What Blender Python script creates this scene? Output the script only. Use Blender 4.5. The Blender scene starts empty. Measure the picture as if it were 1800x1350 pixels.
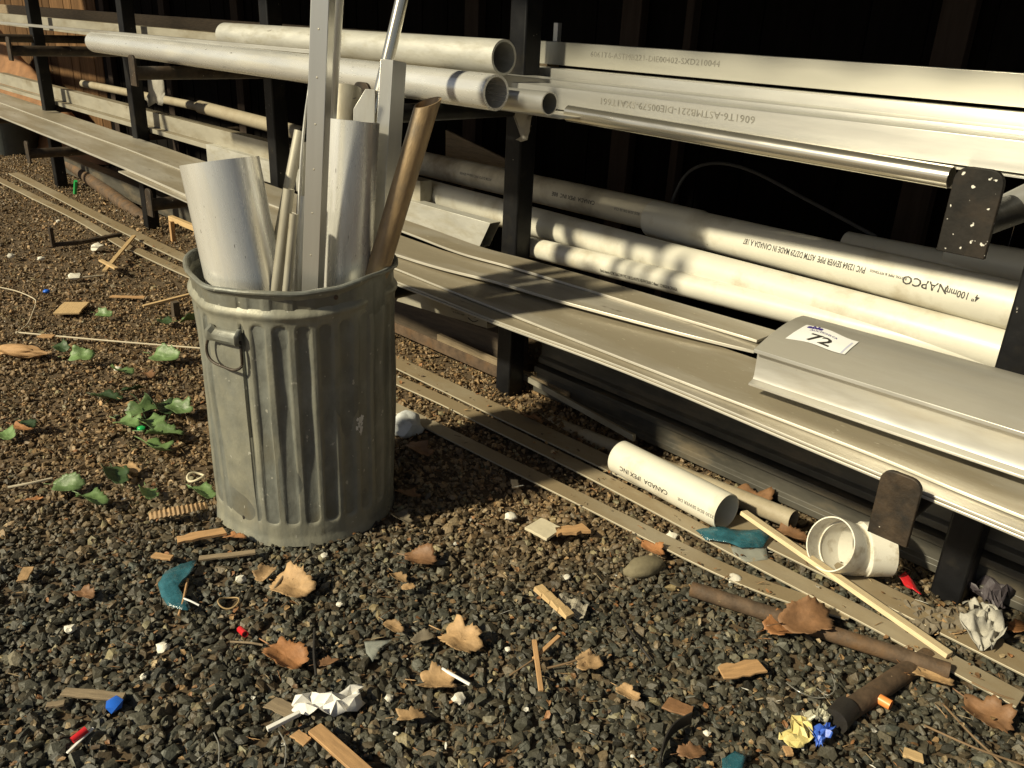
import bpy, bmesh, math, random
import numpy as np
from mathutils import Vector, Matrix, noise as mnoise

rnd = random.Random(7)
S = bpy.context.scene
COL = S.collection
V = Vector

# ------------------------------------------------------------------ camera
F_PX, CX, CY, CAM_H = 1490.0, 900.0, 675.0, 1.30          # focal length and centre in photo pixels (1800 wide)
_R = V((-690 - CX, -40 - CY, F_PX)); _D = V((735 - CX, 4150 - CY, F_PX))
_x = -_R.normalized(); _z = -_D.normalized()
_x = (_x - _z * _x.dot(_z)).normalized(); _y = _z.cross(_x)
M3 = Matrix((_x, _y, _z))                                  # lens axes (right, down, forward) -> world
CAMP = V((0, 0, CAM_H))
cd = bpy.data.cameras.new('camera'); cam = bpy.data.objects.new('camera', cd); COL.objects.link(cam)
cd.sensor_width = 36; cd.lens = 36 * F_PX / 1800; cd.clip_start = 0.02; cd.clip_end = 300
m = Matrix.Identity(4)
r_, d_, f_ = M3 @ V((1, 0, 0)), M3 @ V((0, 1, 0)), M3 @ V((0, 0, 1))
for i in range(3):
    m[i][0] = r_[i]; m[i][1] = -d_[i]; m[i][2] = -f_[i]
m.translation = CAMP
cam.matrix_world = m
S.camera = cam

# ------------------------------------------------------------------ world, sun, exposure
SUN_TO = V((-0.26, -0.965, 0.0)).normalized(); SUN_EL = math.radians(35)
sun_dir = V((SUN_TO.x * math.cos(SUN_EL), SUN_TO.y * math.cos(SUN_EL), math.sin(SUN_EL)))
W = bpy.data.worlds.new('World'); S.world = W; W.use_nodes = True
nt = W.node_tree; bg = nt.nodes['Background']
sky = nt.nodes.new('ShaderNodeTexSky'); sky.sky_type = 'NISHITA'; sky.sun_disc = False
sky.sun_elevation = SUN_EL; sky.sun_rotation = math.atan2(sun_dir.x, sun_dir.y)
hs_ = nt.nodes.new('ShaderNodeHueSaturation'); hs_.inputs['Saturation'].default_value = .55
nt.links.new(sky.outputs[0], hs_.inputs['Color']); nt.links.new(hs_.outputs[0], bg.inputs[0]); bg.inputs[1].default_value = 0.040
sl = bpy.data.lights.new('sun', 'SUN'); sl.energy = 5.0; sl.angle = math.radians(3.0); sl.color = (1.0, 0.90, 0.64)
so = bpy.data.objects.new('sun', sl); COL.objects.link(so)
so.rotation_euler = sun_dir.to_track_quat('Z', 'Y').to_euler(); so.location = (-4, -6, 6)
S.view_settings.view_transform = 'Standard'; S.view_settings.look = 'None'
S.view_settings.exposure = 0.22; S.view_settings.gamma = 1.0; S.view_settings.use_curve_mapping = False
S.render.engine = 'CYCLES'; S.cycles.max_bounces = 6; S.cycles.use_denoising = True

# ------------------------------------------------------------------ measuring helpers (photo pixel + a known plane -> point in the place)
def _ray(px, py): return M3 @ V((px - CX, py - CY, F_PX))
def Z(px, py, z=0.0):
    d = _ray(px, py); return CAMP + d * ((z - CAM_H) / d.z)
def Y(px, py, y):
    d = _ray(px, py); return CAMP + d * (y / d.y)
def XP(px, py, x):
    d = _ray(px, py); return CAMP + d * (x / d.x)
TD = V((-0.868, 0.497, 0))
def T(px, py, t):
    d = _ray(px, py); return CAMP + d * (t / d.dot(TD))
def proj(p):
    c = M3.transposed() @ (V(p) - CAMP)
    return CX + F_PX * c.x / c.z, CY + F_PX * c.y / c.z, c.z

# ------------------------------------------------------------------ materials
MATS = {}
def mat(name, col, rough=.5, metal=0., spec=.5, var=.15, scale=20., stretch=(1, 1, 1), bump=0., bscale=120., dirt=None, dirt_amt=.5, dirt_scale=6.,
        specks=None, speck_scale=60., speck_th=.77, objvar=.06, rvar=.12, trans=0., alpha=1., spots=None, spot_scale=25, spot_th=.72, backs=None, aniso=0., dust=None, dust_scale=3., worn=None):
    if name in MATS: return MATS[name]
    mt = bpy.data.materials.new(name); mt.use_nodes = True
    n, l = mt.node_tree.nodes, mt.node_tree.links
    p = n['Principled BSDF']
    tc = n.new('ShaderNodeTexCoord'); mp = n.new('ShaderNodeMapping'); mp.inputs['Scale'].default_value = stretch
    oi = n.new('ShaderNodeObjectInfo')
    ad = n.new('ShaderNodeVectorMath'); ad.operation = 'ADD'
    sc = n.new('ShaderNodeVectorMath'); sc.operation = 'SCALE'; sc.inputs[0].default_value = (13.1, 7.7, 5.3)
    l.new(oi.outputs['Random'], sc.inputs['Scale']); l.new(tc.outputs['Object'], mp.inputs[0])
    l.new(mp.outputs[0], ad.inputs[0]); l.new(sc.outputs[0], ad.inputs[1])
    def noise(s, det=4, src=ad):
        t = n.new('ShaderNodeTexNoise'); t.inputs['Scale'].default_value = s; t.inputs['Detail'].default_value = det
        t.inputs['Roughness'].default_value = .62
        l.new(src.outputs[0], t.inputs['Vector']); return t
    def ramp(src, a, b):
        r = n.new('ShaderNodeMapRange'); r.inputs[1].default_value = a; r.inputs[2].default_value = b; l.new(src, r.inputs[0]); return r.outputs[0]
    def mix(fac, a, b, blend='MIX'):
        x = n.new('ShaderNodeMix'); x.data_type = 'RGBA'; x.blend_type = blend
        if isinstance(fac, float): x.inputs[0].default_value = fac
        else: l.new(fac, x.inputs[0])
        for k, s in ((6, a), (7, b)):
            if isinstance(s, tuple): x.inputs[k].default_value = s + (1,)
            else: l.new(s, x.inputs[k])
        return x.outputs[2]
    n1 = noise(scale)
    lo = tuple(c * (1 - var) for c in col); hi = tuple(min(1, c * (1 + var)) for c in col)
    c = mix(ramp(n1.outputs[0], .3, .7), lo, hi)
    hv = n.new('ShaderNodeHueSaturation'); l.new(c, hv.inputs['Color'])
    l.new(ramp(oi.outputs['Random'], 0, 1), hv.inputs['Value'])
    hv.inputs['Value'].default_value = 1
    r0 = n.new('ShaderNodeMapRange'); r0.inputs[3].default_value = 1 - objvar; r0.inputs[4].default_value = 1 + objvar
    l.new(oi.outputs['Random'], r0.inputs[0]); l.new(r0.outputs[0], hv.inputs['Value'])
    c = hv.outputs[0]
    rg = n.new('ShaderNodeMapRange'); rg.inputs[1].default_value = .1; rg.inputs[2].default_value = .9
    rg.inputs[3].default_value = max(.03, rough - rvar); rg.inputs[4].default_value = min(1, rough + rvar)
    n2 = noise(scale * 2.3); l.new(n2.outputs[0], rg.inputs[0]); l.new(rg.outputs[0], p.inputs['Roughness'])
    if dirt:
        geo = noise(dirt_scale, 6); f = ramp(geo.outputs[0], .62 - .3 * dirt_amt, .80 - .2 * dirt_amt)
        c = mix(f, c, dirt)
        mm = n.new('ShaderNodeMath'); mm.operation = 'MULTIPLY_ADD'; l.new(f, mm.inputs[0]); mm.inputs[1].default_value = -metal * .8; mm.inputs[2].default_value = metal
        l.new(mm.outputs[0], p.inputs['Metallic'])
    else:
        p.inputs['Metallic'].default_value = metal
    if worn:
        at = n.new('ShaderNodeAttribute'); at.attribute_name = 'worn'
        nw = noise(14, 6); mw = n.new('ShaderNodeMath'); mw.operation = 'MULTIPLY'; l.new(at.outputs['Fac'], mw.inputs[0]); l.new(ramp(nw.outputs[0], .25, .6), mw.inputs[1])
        c = mix(mw.outputs[0], c, worn)
    if dust:
        gn = n.new('ShaderNodeNewGeometry'); sx = n.new('ShaderNodeSeparateXYZ'); l.new(gn.outputs['True Normal'], sx.inputs[0])
        nd = noise(dust_scale, 8); md = n.new('ShaderNodeMath'); md.operation = 'MULTIPLY'; l.new(ramp(sx.outputs[2], .6, .95), md.inputs[0]); l.new(ramp(nd.outputs[0], .22, .52), md.inputs[1])
        c = mix(md.outputs[0], c, dust)
        mk = n.new('ShaderNodeMath'); mk.operation = 'MULTIPLY_ADD'; l.new(md.outputs[0], mk.inputs[0]); mk.inputs[1].default_value = -.75 * metal; mk.inputs[2].default_value = metal
        l.new(mk.outputs[0], p.inputs['Metallic'])
    if specks:
        ns = noise(speck_scale, 2, tc if False else ad); c = mix(ramp(ns.outputs[0], speck_th, speck_th + .03), c, specks)
    if spots:
        ns = noise(spot_scale, 5); c = mix(ramp(ns.outputs[0], spot_th, spot_th + .06), c, spots)
    if backs:
        g = n.new('ShaderNodeNewGeometry'); c = mix(g.outputs['Backfacing'], c, backs)
    l.new(c, p.inputs['Base Color'])
    p.inputs['Specular IOR Level'].default_value = spec
    if aniso:
        p.inputs['Anisotropic'].default_value = aniso
        tg = n.new('ShaderNodeTangent'); tg.direction_type = 'RADIAL'; tg.axis = 'X'; l.new(tg.outputs[0], p.inputs['Tangent'])
    if trans: p.inputs['Transmission Weight'].default_value = trans
    if alpha < 1: p.inputs['Alpha'].default_value = alpha
    if bump:
        nb = noise(bscale, 5); b = n.new('ShaderNodeBump'); b.inputs['Strength'].default_value = bump; b.inputs['Distance'].default_value = .004
        l.new(nb.outputs[0], b.inputs['Height']); l.new(b.outputs[0], p.inputs['Normal'])
    MATS[name] = mt; return mt

ALST = (1.2, 26, 26)
mat('alu_bright', (.64, .63, .59), .34, .78, var=.08, scale=3, stretch=(.5, 6, 6), objvar=.10, rvar=.07, aniso=.62, spots=(.30, .28, .23), spot_scale=12, spot_th=.74)
mat('alu_satin', (.46, .445, .385), .36, .70, var=.06, scale=3, stretch=(.5, 4, 4), objvar=.05, rvar=.05, aniso=.4)
mat('alu_mill', (.52, .51, .475), .36, .60, var=.10, scale=3, stretch=(.8, 4, 4), bump=.03, bscale=60, objvar=.08, rvar=.14, aniso=.4, dirt=(.38, .34, .27), dirt_amt=.30, dirt_scale=2, spots=(.16, .14, .11), spot_scale=22, spot_th=.71, dust=(.35, .33, .285), dust_scale=1.6)
mat('alu_tube', (.80, .79, .75), .27, .55, var=.10, scale=3, stretch=(.8, 5, 5), bump=.05, bscale=30, rvar=.12, aniso=.2, dirt=(.54, .51, .43), dirt_amt=.35, dirt_scale=2.2, specks=(.10, .08, .06), speck_scale=38, speck_th=.715, spots=(.30, .27, .21), spot_scale=14, spot_th=.72)
mat('alu_old', (.37, .345, .28), .50, .30, var=.12, scale=4, stretch=(1, 3, 3), bump=.10, bscale=40, dirt=(.24, .205, .14), dirt_amt=.45, dirt_scale=3, spots=(.12, .10, .07), spot_scale=12, spot_th=.70, dust=(.22, .185, .125))
mat('alu_sheet', (.62, .59, .52), .40, .50, var=.10, scale=4, stretch=(.7, 3, 3), bump=.06, bscale=90, rvar=.16, aniso=.4, specks=(.55, .5, .4), speck_scale=55, speck_th=.70, spots=(.15, .12, .08), spot_scale=9, spot_th=.66, dust=(.285, .245, .175), dust_scale=1.6)
mat('alu_blotch', (.56, .55, .50), .46, .40, var=.15, scale=6, stretch=(1, 3, 3), bump=.1, dirt=(.35, .33, .27), dirt_amt=.5, dirt_scale=9, spots=(.12, .10, .08), spot_scale=18, spot_th=.69)
mat('polished', (.72, .68, .58), .19, .9, var=.05, scale=4, stretch=(1, 6, 6), rvar=.06)
mat('pvc', (.68, .655, .565), .38, 0, var=.06, scale=6, bump=.05, dirt=(.42, .37, .27), dirt_amt=.32, dirt_scale=6, spots=(.25, .2, .13), spot_scale=30, spot_th=.72)
mat('pvc_dirty_shaded', (.36, .31, .22), .6, 0, var=.15, scale=6, bump=.15, dirt=(.20, .155, .095), dirt_amt=.5, dirt_scale=6)  # dirt on the ground pipe; its dark tone stands in for shade on far pipes
mat('pvc_dusty', (.60, .55, .43), .55, 0, var=.10, scale=6, bump=.1, dirt=(.28, .23, .16), dirt_amt=.5, dirt_scale=5)
mat('pvc_white', (.74, .71, .62), .28, 0, var=.05, scale=8, dirt=(.36, .29, .19), dirt_amt=.34, dirt_scale=18)
mat('print_black', (.035, .032, .028), .6, 0, var=.1)
mat('print_grey', (.20, .19, .165), .6, 0, var=.5, scale=60)
mat('print_purple', (.05, .03, .22), .5, 0, var=.1)
mat('black_steel', (.007, .007, .008), .45, 0, spec=.25, var=.4, scale=12, bump=.15, bscale=60, dirt=(.022, .019, .014), dirt_amt=.25, dirt_scale=9, specks=(.30, .28, .25), speck_scale=60, speck_th=.74)
mat('rust_plate', (.050, .034, .021), .6, .15, var=.5, scale=30, bump=.35, bscale=90, dirt=(.013, .011, .009), dirt_amt=.55, dirt_scale=16, specks=(.5, .45, .36), speck_scale=90, speck_th=.73)
mat('black_plate', (.012, .010, .008), .62, .0, spec=.3, var=.5, scale=30, bump=.15, bscale=90, dirt=(.035, .025, .017), dirt_amt=.4, dirt_scale=12, specks=(.7, .67, .6), speck_scale=70, speck_th=.655)
mat('rust_pipe', (.095, .062, .038), .75, .1, var=.4, scale=30, bump=.45, bscale=110, dirt=(.16, .085, .035), dirt_amt=.4, dirt_scale=10)
mat('brown_pipe', (.31, .215, .115), .42, .25, var=.25, scale=6, stretch=(2, 5, 5), bump=.25, bscale=40, dirt=(.16, .125, .085), dirt_amt=.45, dirt_scale=5, spots=(.45, .38, .27), spot_scale=30, spot_th=.70)
mat('can_zinc', (.205, .212, .190), .50, .32, var=.30, scale=16, stretch=(1, 1, .7), bump=.35, bscale=55, rvar=.16, dirt=(.14, .13, .095), dirt_amt=.5, dirt_scale=7, specks=(.44, .43, .37), speck_scale=55, speck_th=.70, spots=(.095, .08, .055), spot_scale=11, spot_th=.67, worn=(.315, .305, .24))
mat('wood_new', (.52, .36, .18), .7, 0, var=.16, scale=8, stretch=(2, 22, 22), bump=.15)
mat('wood_pale', (.66, .53, .33), .7, 0, var=.12, scale=8, stretch=(2, 22, 22), bump=.15)
mat('wood_tan', (.44, .26, .12), .75, 0, var=.22, scale=9, stretch=(2, 18, 18), bump=.2)
mat('wood_grey', (.25, .19, .12), .8, 0, var=.25, scale=8, stretch=(2, 20, 20), bump=.25)
mat('wood_dark', (.075, .055, .036), .8, 0, var=.3, scale=6, stretch=(2, 14, 14), bump=.25)
mat('wall_board_shaded', (.006, .005, .0045), .95, 0, spec=.05, var=.35, scale=3, stretch=(10, 10, 1), bump=.3, objvar=.2)  # wall boards with the shade under the roof put into the colour
mat('wall_board_lit', (.13, .072, .034), .85, 0, spec=.1, var=.35, scale=3, stretch=(10, 10, 1), bump=.3, objvar=.3)  # lighter copy of the wall boards for the sunlit far end
mat('stud_wood', (.042, .031, .025), .9, 0, spec=.1, var=.2, scale=4, stretch=(10, 10, 1), bump=.3)
mat('plastic_black', (.075, .070, .058), .45, 0, var=.3, scale=8, stretch=(1, 3, 3), dirt=(.15, .12, .08), dirt_amt=.4, dirt_scale=4)
mat('strip_dusty', (.45, .40, .30), .5, .25, var=.08, scale=5, stretch=(1, 2, 2), bump=.12, specks=(.5, .45, .35), speck_scale=60, speck_th=.80, dust=(.265, .205, .125), dust_scale=2.5)
mat('leaf_green', (.125, .20, .070), .5, 0, var=.25, scale=35, bump=.4, bscale=60, backs=(.19, .25, .12), objvar=.25)
mat('leaf_dark', (.035, .065, .022), .5, 0, var=.22, scale=35, bump=.3, bscale=60, objvar=.2)
mat('leaf_orange', (.33, .150, .058), .65, 0, var=.28, scale=30, bump=.5, bscale=50, objvar=.15, spots=(.11, .05, .02), spot_scale=40, spot_th=.64)
mat('leaf_tan', (.37, .235, .115), .7, 0, var=.3, scale=30, bump=.5, bscale=50, objvar=.2, spots=(.13, .075, .035), spot_scale=40, spot_th=.62)
mat('leaf_brown', (.20, .105, .05), .6, 0, var=.25, scale=40, bump=.35, bscale=70, objvar=.15)
mat('leaf_grey', (.14, .115, .08), .7, 0, var=.2, scale=40, bump=.35, bscale=70, objvar=.15)
mat('paper_white', (.74, .72, .68), .7, 0, var=.05, scale=20, bump=.15)
mat('foam_white', (.72, .68, .58), .8, 0, var=.08, scale=60, bump=.4, bscale=200)
mat('tile_beige', (.62, .55, .40), .7, 0, var=.12, scale=30, bump=.1, spots=(.3, .25, .16), spot_scale=30, spot_th=.64)
mat('foam_grey', (.60, .62, .62), .8, 0, var=.06, scale=60, bump=.3, bscale=150)
mat('plastic_teal', (.035, .135, .175), .15, 0, var=.4, scale=30, bump=.6, bscale=60, alpha=.78)
mat('plastic_clear', (.45, .47, .42), .2, 0, var=.1, scale=30, alpha=.5)
mat('plastic_blue', (.02, .13, .62), .35, 0, var=.1)
mat('plastic_red', (.55, .02, .025), .3, 0, var=.1)
mat('red_film', (.42, .015, .02), .15, 0, var=.2, bump=.3)
mat('plastic_orange', (.80, .27, .07), .4, 0, var=.08)
mat('plastic_green', (.02, .42, .10), .3, 0, var=.1)
mat('wrap_yellow', (.66, .55, .22), .4, 0, var=.12, bump=.3, scale=30)
mat('wrap_blue', (.05, .13, .55), .4, 0, var=.2, bump=.3, scale=30)
mat('wrap_silver', (.42, .40, .30), .35, .3, var=.2, bump=.3, scale=30)
mat('rubber_black', (.025, .022, .02), .5, 0, var=.3, bump=.2)
mat('cable', (.05, .05, .05), .5, 0, var=.2)
mat('rag_grey', (.40, .38, .33), .9, 0, var=.22, scale=25, bump=.5, bscale=140)
mat('rag_purple', (.060, .050, .056), .5, 0, var=.3, scale=25, bump=.5, bscale=100)
mat('rag_cloth', (.30, .27, .21), .9, 0, var=.15, scale=300, bump=.6, bscale=400)
mat('plastic_bag', (.34, .32, .28), .4, 0, var=.2, scale=14, bump=.4)
mat('rubber_band', (.36, .25, .12), .5, 0, var=.1)
mat('ring_cream', (.72, .64, .45), .4, 0, var=.08)
mat('twig', (.20, .13, .07), .8, 0, var=.2)
mat('string_pale', (.52, .45, .33), .7, 0, var=.1)
mat('wire_grey', (.45, .44, .40), .35, .6, var=.1)
mat('drum', (.12, .135, .13), .55, .3, var=.2, scale=6, stretch=(1, 1, 1), dirt=(.07, .06, .045), dirt_amt=.4)
mat('sticker', (.86, .86, .85), .35, 0, var=.01)
mat('sticker_edge', (.55, .56, .70), .35, 0, var=.01)
mat('stone_olive', (.165, .14, .085), .8, 0, var=.2, scale=30, bump=.3)
mat('roof_metal', (.03, .028, .025), .6, .2, var=.2)

def gravel_mat(name, under=False):
    mt = bpy.data.materials.new(name); mt.use_nodes = True; n, l = mt.node_tree.nodes, mt.node_tree.links; p = n['Principled BSDF']
    tc = n.new('ShaderNodeTexCoord')
    t1 = n.new('ShaderNodeTexNoise'); t1.inputs['Scale'].default_value = 160; t1.inputs['Detail'].default_value = 6; l.new(tc.outputs['Object'], t1.inputs[0])
    b = n.new('ShaderNodeBump'); b.inputs['Strength'].default_value = .5; b.inputs['Distance'].default_value = .003; l.new(t1.outputs[0], b.inputs['Height']); l.new(b.outputs[0], p.inputs['Normal'])
    mr = n.new('ShaderNodeMapRange'); mr.inputs[1].default_value = .25; mr.inputs[2].default_value = .75; mr.inputs[3].default_value = .72; mr.inputs[4].default_value = 1.28; l.new(t1.outputs[0], mr.inputs[0])
    mx = n.new('ShaderNodeMix'); mx.data_type = 'RGBA'; mx.blend_type = 'MULTIPLY'; mx.inputs[0].default_value = 1
    l.new(mr.outputs[0], mx.inputs[7])
    if under:
        t2 = n.new('ShaderNodeTexNoise'); t2.inputs['Scale'].default_value = 3; t2.inputs['Detail'].default_value = 8; l.new(tc.outputs['Object'], t2.inputs[0])
        cr = n.new('ShaderNodeValToRGB'); cr.color_ramp.elements[0].color = (.05, .036, .02, 1); cr.color_ramp.elements[1].color = (.14, .092, .048, 1); l.new(t2.outputs[0], cr.inputs[0])
        l.new(cr.outputs[0], mx.inputs[6]); p.inputs['Roughness'].default_value = .9
    else:
        at = n.new('ShaderNodeAttribute'); at.attribute_name = 'tint'; l.new(at.outputs['Color'], mx.inputs[6]); p.inputs['Roughness'].default_value = .55
        p.inputs['Specular IOR Level'].default_value = .4
    l.new(mx.outputs[2], p.inputs['Base Color']); MATS[name] = mt; return mt

# ------------------------------------------------------------------ object helpers
def tag(o, label=None, cat=None, group=None, kind=None):
    if label: o['label'] = label
    if cat: o['category'] = cat
    if group: o['group'] = group
    if kind: o['kind'] = kind
    return o
def link_bm(name, bm, material, parent=None, matrix=None, smooth=True, angle=35, bevel=0):
    me = bpy.data.meshes.new(name)
    bmesh.ops.recalc_face_normals(bm, faces=bm.faces[:])
    bm.to_mesh(me); bm.free()
    me.materials.append(MATS[material])
    if smooth:
        me.polygons.foreach_set('use_smooth', [True] * len(me.polygons)); me.set_sharp_from_angle(angle=math.radians(angle))
    o = bpy.data.objects.new(name, me); COL.objects.link(o)
    if matrix is not None: o.matrix_world = matrix
    if parent is not None:
        o.parent = parent
        if matrix is not None: o.matrix_parent_inverse = parent.matrix_world.inverted()
    if bevel:
        b = o.modifiers.new('bevel', 'BEVEL'); b.width = bevel; b.segments = 2; b.limit_method = 'ANGLE'; b.angle_limit = math.radians(40)
    return o
def frame(p0, p1, up=V((0, 0, 1)), roll=0):
    x = (V(p1) - V(p0)).normalized(); y = V(up).cross(x)
    if y.length < 1e-4: y = V((0, 1, 0)).cross(x)
    y.normalize(); z = x.cross(y)
    mm = Matrix((x, y, z)).transposed().to_4x4()
    if roll: mm = mm @ Matrix.Rotation(roll, 4, 'X')
    mm.translation = V(p0); return mm
def prof_bm(profile, L, hole=None, slant=0., segs=1, wob=0.):
    bm = bmesh.new()
    def ring(prof, x, top):
        return [bm.verts.new((x + (slant * (b) if top else 0), a, b)) for a, b in prof]
    xs = [L * k / segs for k in range(segs + 1)]
    outer = [ring(profile, x, k == segs) for k, x in enumerate(xs)]
    n = len(profile)
    for A, B in zip(outer, outer[1:]):
        for i in range(n): bm.faces.new((A[i], A[(i + 1) % n], B[(i + 1) % n], B[i]))
    if hole:
        inner = [ring(hole, x, k == segs) for k, x in enumerate(xs)]
        for A, B in zip(inner, inner[1:]):
            for i in range(n): bm.faces.new((A[i], B[i], B[(i + 1) % n], A[(i + 1) % n]))
        for A, B in ((outer[0], inner[0]), (outer[-1], inner[-1])):
            for i in range(n): bm.faces.new((A[i], A[(i + 1) % n], B[(i + 1) % n], B[i]))
    else:
        bm.faces.new(outer[0]); bm.faces.new(outer[-1])
    return bm
def circ(r, n=36): return [(r * math.cos(2 * math.pi * i / n), r * math.sin(2 * math.pi * i / n)) for i in range(n)]
def rect(w, h, y0=0., z0=0.): return [(y0, z0), (y0 + w, z0), (y0 + w, z0 + h), (y0, z0 + h)]
def bar(name, p0, p1, profile, material, label, cat, group=None, hole=None, parent=None, bevel=.0012, roll=0, slant=0., smooth=True):
    mm = frame(p0, p1, roll=roll)
    o = link_bm(name, prof_bm(profile, (V(p1) - V(p0)).length, hole, slant), material, parent, mm, smooth=smooth, bevel=bevel)
    return tag(o, label, cat, group)
def tube(name, p0, p1, r, wall, material, label=None, cat=None, group=None, parent=None, n=40, slant=0.):
    return bar(name, p0, p1, circ(r, n), material, label, cat, group, hole=circ(r - wall, n) if wall else None, parent=parent, bevel=0, slant=slant)
def sweep(name, pts, profile, material, label=None, cat=None, group=None, bevel=.0012, parent=None, sub=5):
    """a long bar along a gently bent line of points (front bottom edge); profile (into the rack, up)"""
    pts = [V(p) for p in pts]; mm = frame(pts[0], pts[-1]); inv = mm.inverted()
    q = [inv @ p for p in pts]; fine = []
    for i in range(len(q) - 1):
        a, b, c, d = q[max(i - 1, 0)], q[i], q[i + 1], q[min(i + 2, len(q) - 1)]
        for k in range(sub):
            t = k / sub
            fine.append(.5 * (2 * b + (c - a) * t + (2 * a - 5 * b + 4 * c - d) * t * t + (3 * b - a - 3 * c + d) * t ** 3))
    fine.append(q[-1]); bm = bmesh.new(); rings = []
    for p in fine:
        w_ = mnoise.noise(V((p.x * 2.2, pts[0].y * 7, pts[0].z * 50))); p.z += .0016 * w_; p.y += .002 * mnoise.noise(V((p.x * 1.7, 9, pts[0].z * 40)))
        rings.append([bm.verts.new((p.x, p.y + a, p.z + b)) for a, b in profile])
    n = len(profile)
    for A, B in zip(rings, rings[1:]):
        for i in range(n): bm.faces.new((A[i], A[(i + 1) % n], B[(i + 1) % n], B[i]))
    bm.faces.new(rings[0]); bm.faces.new(rings[-1])
    return tag(link_bm(name, bm, material, parent, mm, bevel=bevel), label, cat, group)
def wire(name, pts, r, material, label=None, cat=None, group=None, parent=None, closed=False, n=8, sub=6):
    pts = [V(p) for p in pts]; P = []
    m_ = len(pts)
    for i in range(m_ if closed else m_ - 1):
        if closed: a, b, c, d = pts[i - 1], pts[i], pts[(i + 1) % m_], pts[(i + 2) % m_]
        else: a, b, c, d = pts[max(i - 1, 0)], pts[i], pts[i + 1], pts[min(i + 2, m_ - 1)]
        for k in range(sub):
            t = k / sub; P.append(.5 * (2 * b + (c - a) * t + (2 * a - 5 * b + 4 * c - d) * t * t + (3 * b - a - 3 * c + d) * t ** 3))
    if not closed: P.append(pts[-1])
    org = V(pts[0]); bm = bmesh.new(); rings = []
    ref = V((.13, .21, .97))
    for i, p in enumerate(P):
        d = (P[(i + 1) % len(P)] - P[i - 1]) if closed else (P[min(i + 1, len(P) - 1)] - P[max(i - 1, 0)])
        d.normalize(); u = d.cross(ref).normalized(); w = d.cross(u)
        rings.append([bm.verts.new(p - org + (u * math.cos(2 * math.pi * k / n) + w * math.sin(2 * math.pi * k / n)) * r) for k in range(n)])
    pr = list(zip(rings, rings[1:])) + ([(rings[-1], rings[0])] if closed else [])
    for A, B in pr:
        for i in range(n): bm.faces.new((A[i], A[(i + 1) % n], B[(i + 1) % n], B[i]))
    if not closed: bm.faces.new(rings[0]); bm.faces.new(rings[-1])
    return tag(link_bm(name, bm, material, parent, Matrix.Translation(org)), label, cat, group)
def empty(name, loc, label=None, cat=None, group=None):
    o = bpy.data.objects.new(name, None); COL.objects.link(o); o.location = loc
    o.matrix_world = Matrix.Translation(V(loc)); return tag(o, label, cat, group)
def box(name, c, size, material, parent=None, matrix=None, bevel=.002, label=None, cat=None, group=None):
    bm = bmesh.new(); bmesh.ops.create_cube(bm, size=1)
    for v in bm.verts: v.co = V((v.co.x * size[0], v.co.y * size[1], v.co.z * size[2]))
    mm = matrix if matrix is not None else Matrix.Translation(V(c))
    return tag(link_bm(name, bm, material, parent, mm, bevel=bevel), label, cat, group)

def text_verts(body, height, squeeze=1.0, font_sp=1.0, bold=0.):
    cu = bpy.data.curves.new('lettering', 'FONT'); cu.body = body; cu.size = height / .7; cu.space_character = font_sp; cu.resolution_u = 2; cu.offset = bold * height
    ob = bpy.data.objects.new('lettering', cu); COL.objects.link(ob)
    bpy.context.view_layer.update()
    me = bpy.data.meshes.new_from_object(ob.evaluated_get(bpy.context.evaluated_depsgraph_get()))
    bpy.data.objects.remove(ob); bpy.data.curves.remove(cu)
    for v in me.vertices: v.co.x *= squeeze
    return me
def lettering(parent, body, height, fn, material='print_black', squeeze=1.0, sp=1.0, name='lettering', bold=.02):
    """flat print on a thing: fn maps (along, up) to a point in the parent's own frame"""
    me = text_verts(body, height, squeeze, sp, bold); bm = bmesh.new(); bm.from_mesh(me)
    bmesh.ops.triangulate(bm, faces=bm.faces[:])
    for v in bm.verts: v.co = V(fn(v.co.x, v.co.y))
    bm.to_mesh(me); bm.free(); me.materials.clear(); me.materials.append(MATS[material])
    o = bpy.data.objects.new(name, me); COL.objects.link(o); o.parent = parent; return o

# ------------------------------------------------------------------ the setting
gravel_mat('soil', True); gravel_mat('gravel')
def ground():
    n = 160; bm = bmesh.new()
    xs = np.concatenate([np.linspace(-60, -15, 12)[:-1], np.linspace(-15, 1.5, 190), np.linspace(1.5, 40, 10)[1:]])
    ys = np.concatenate([np.linspace(-40, -1, 10)[:-1], np.linspace(-1, 4, 70), np.linspace(4, 60, 10)[1:]])
    g = [[bm.verts.new((x, y, ground_z(x, y) - .007)) for y in ys] for x in xs]
    for i in range(len(xs) - 1):
        for j in range(len(ys) - 1): bm.faces.new((g[i][j], g[i + 1][j], g[i + 1][j + 1], g[i][j + 1]))
    return tag(link_bm('ground', bm, 'soil', angle=180), kind='structure')
def ground_z(x, y):
    if x < -16 or x > 2 or y < -1.5 or y > 4.5: return 0.
    return .012 * mnoise.noise(V((x * 1.7, y * 1.7, 0))) + .006 * mnoise.noise(V((x * 6, y * 6, 3)))
ground()

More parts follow.
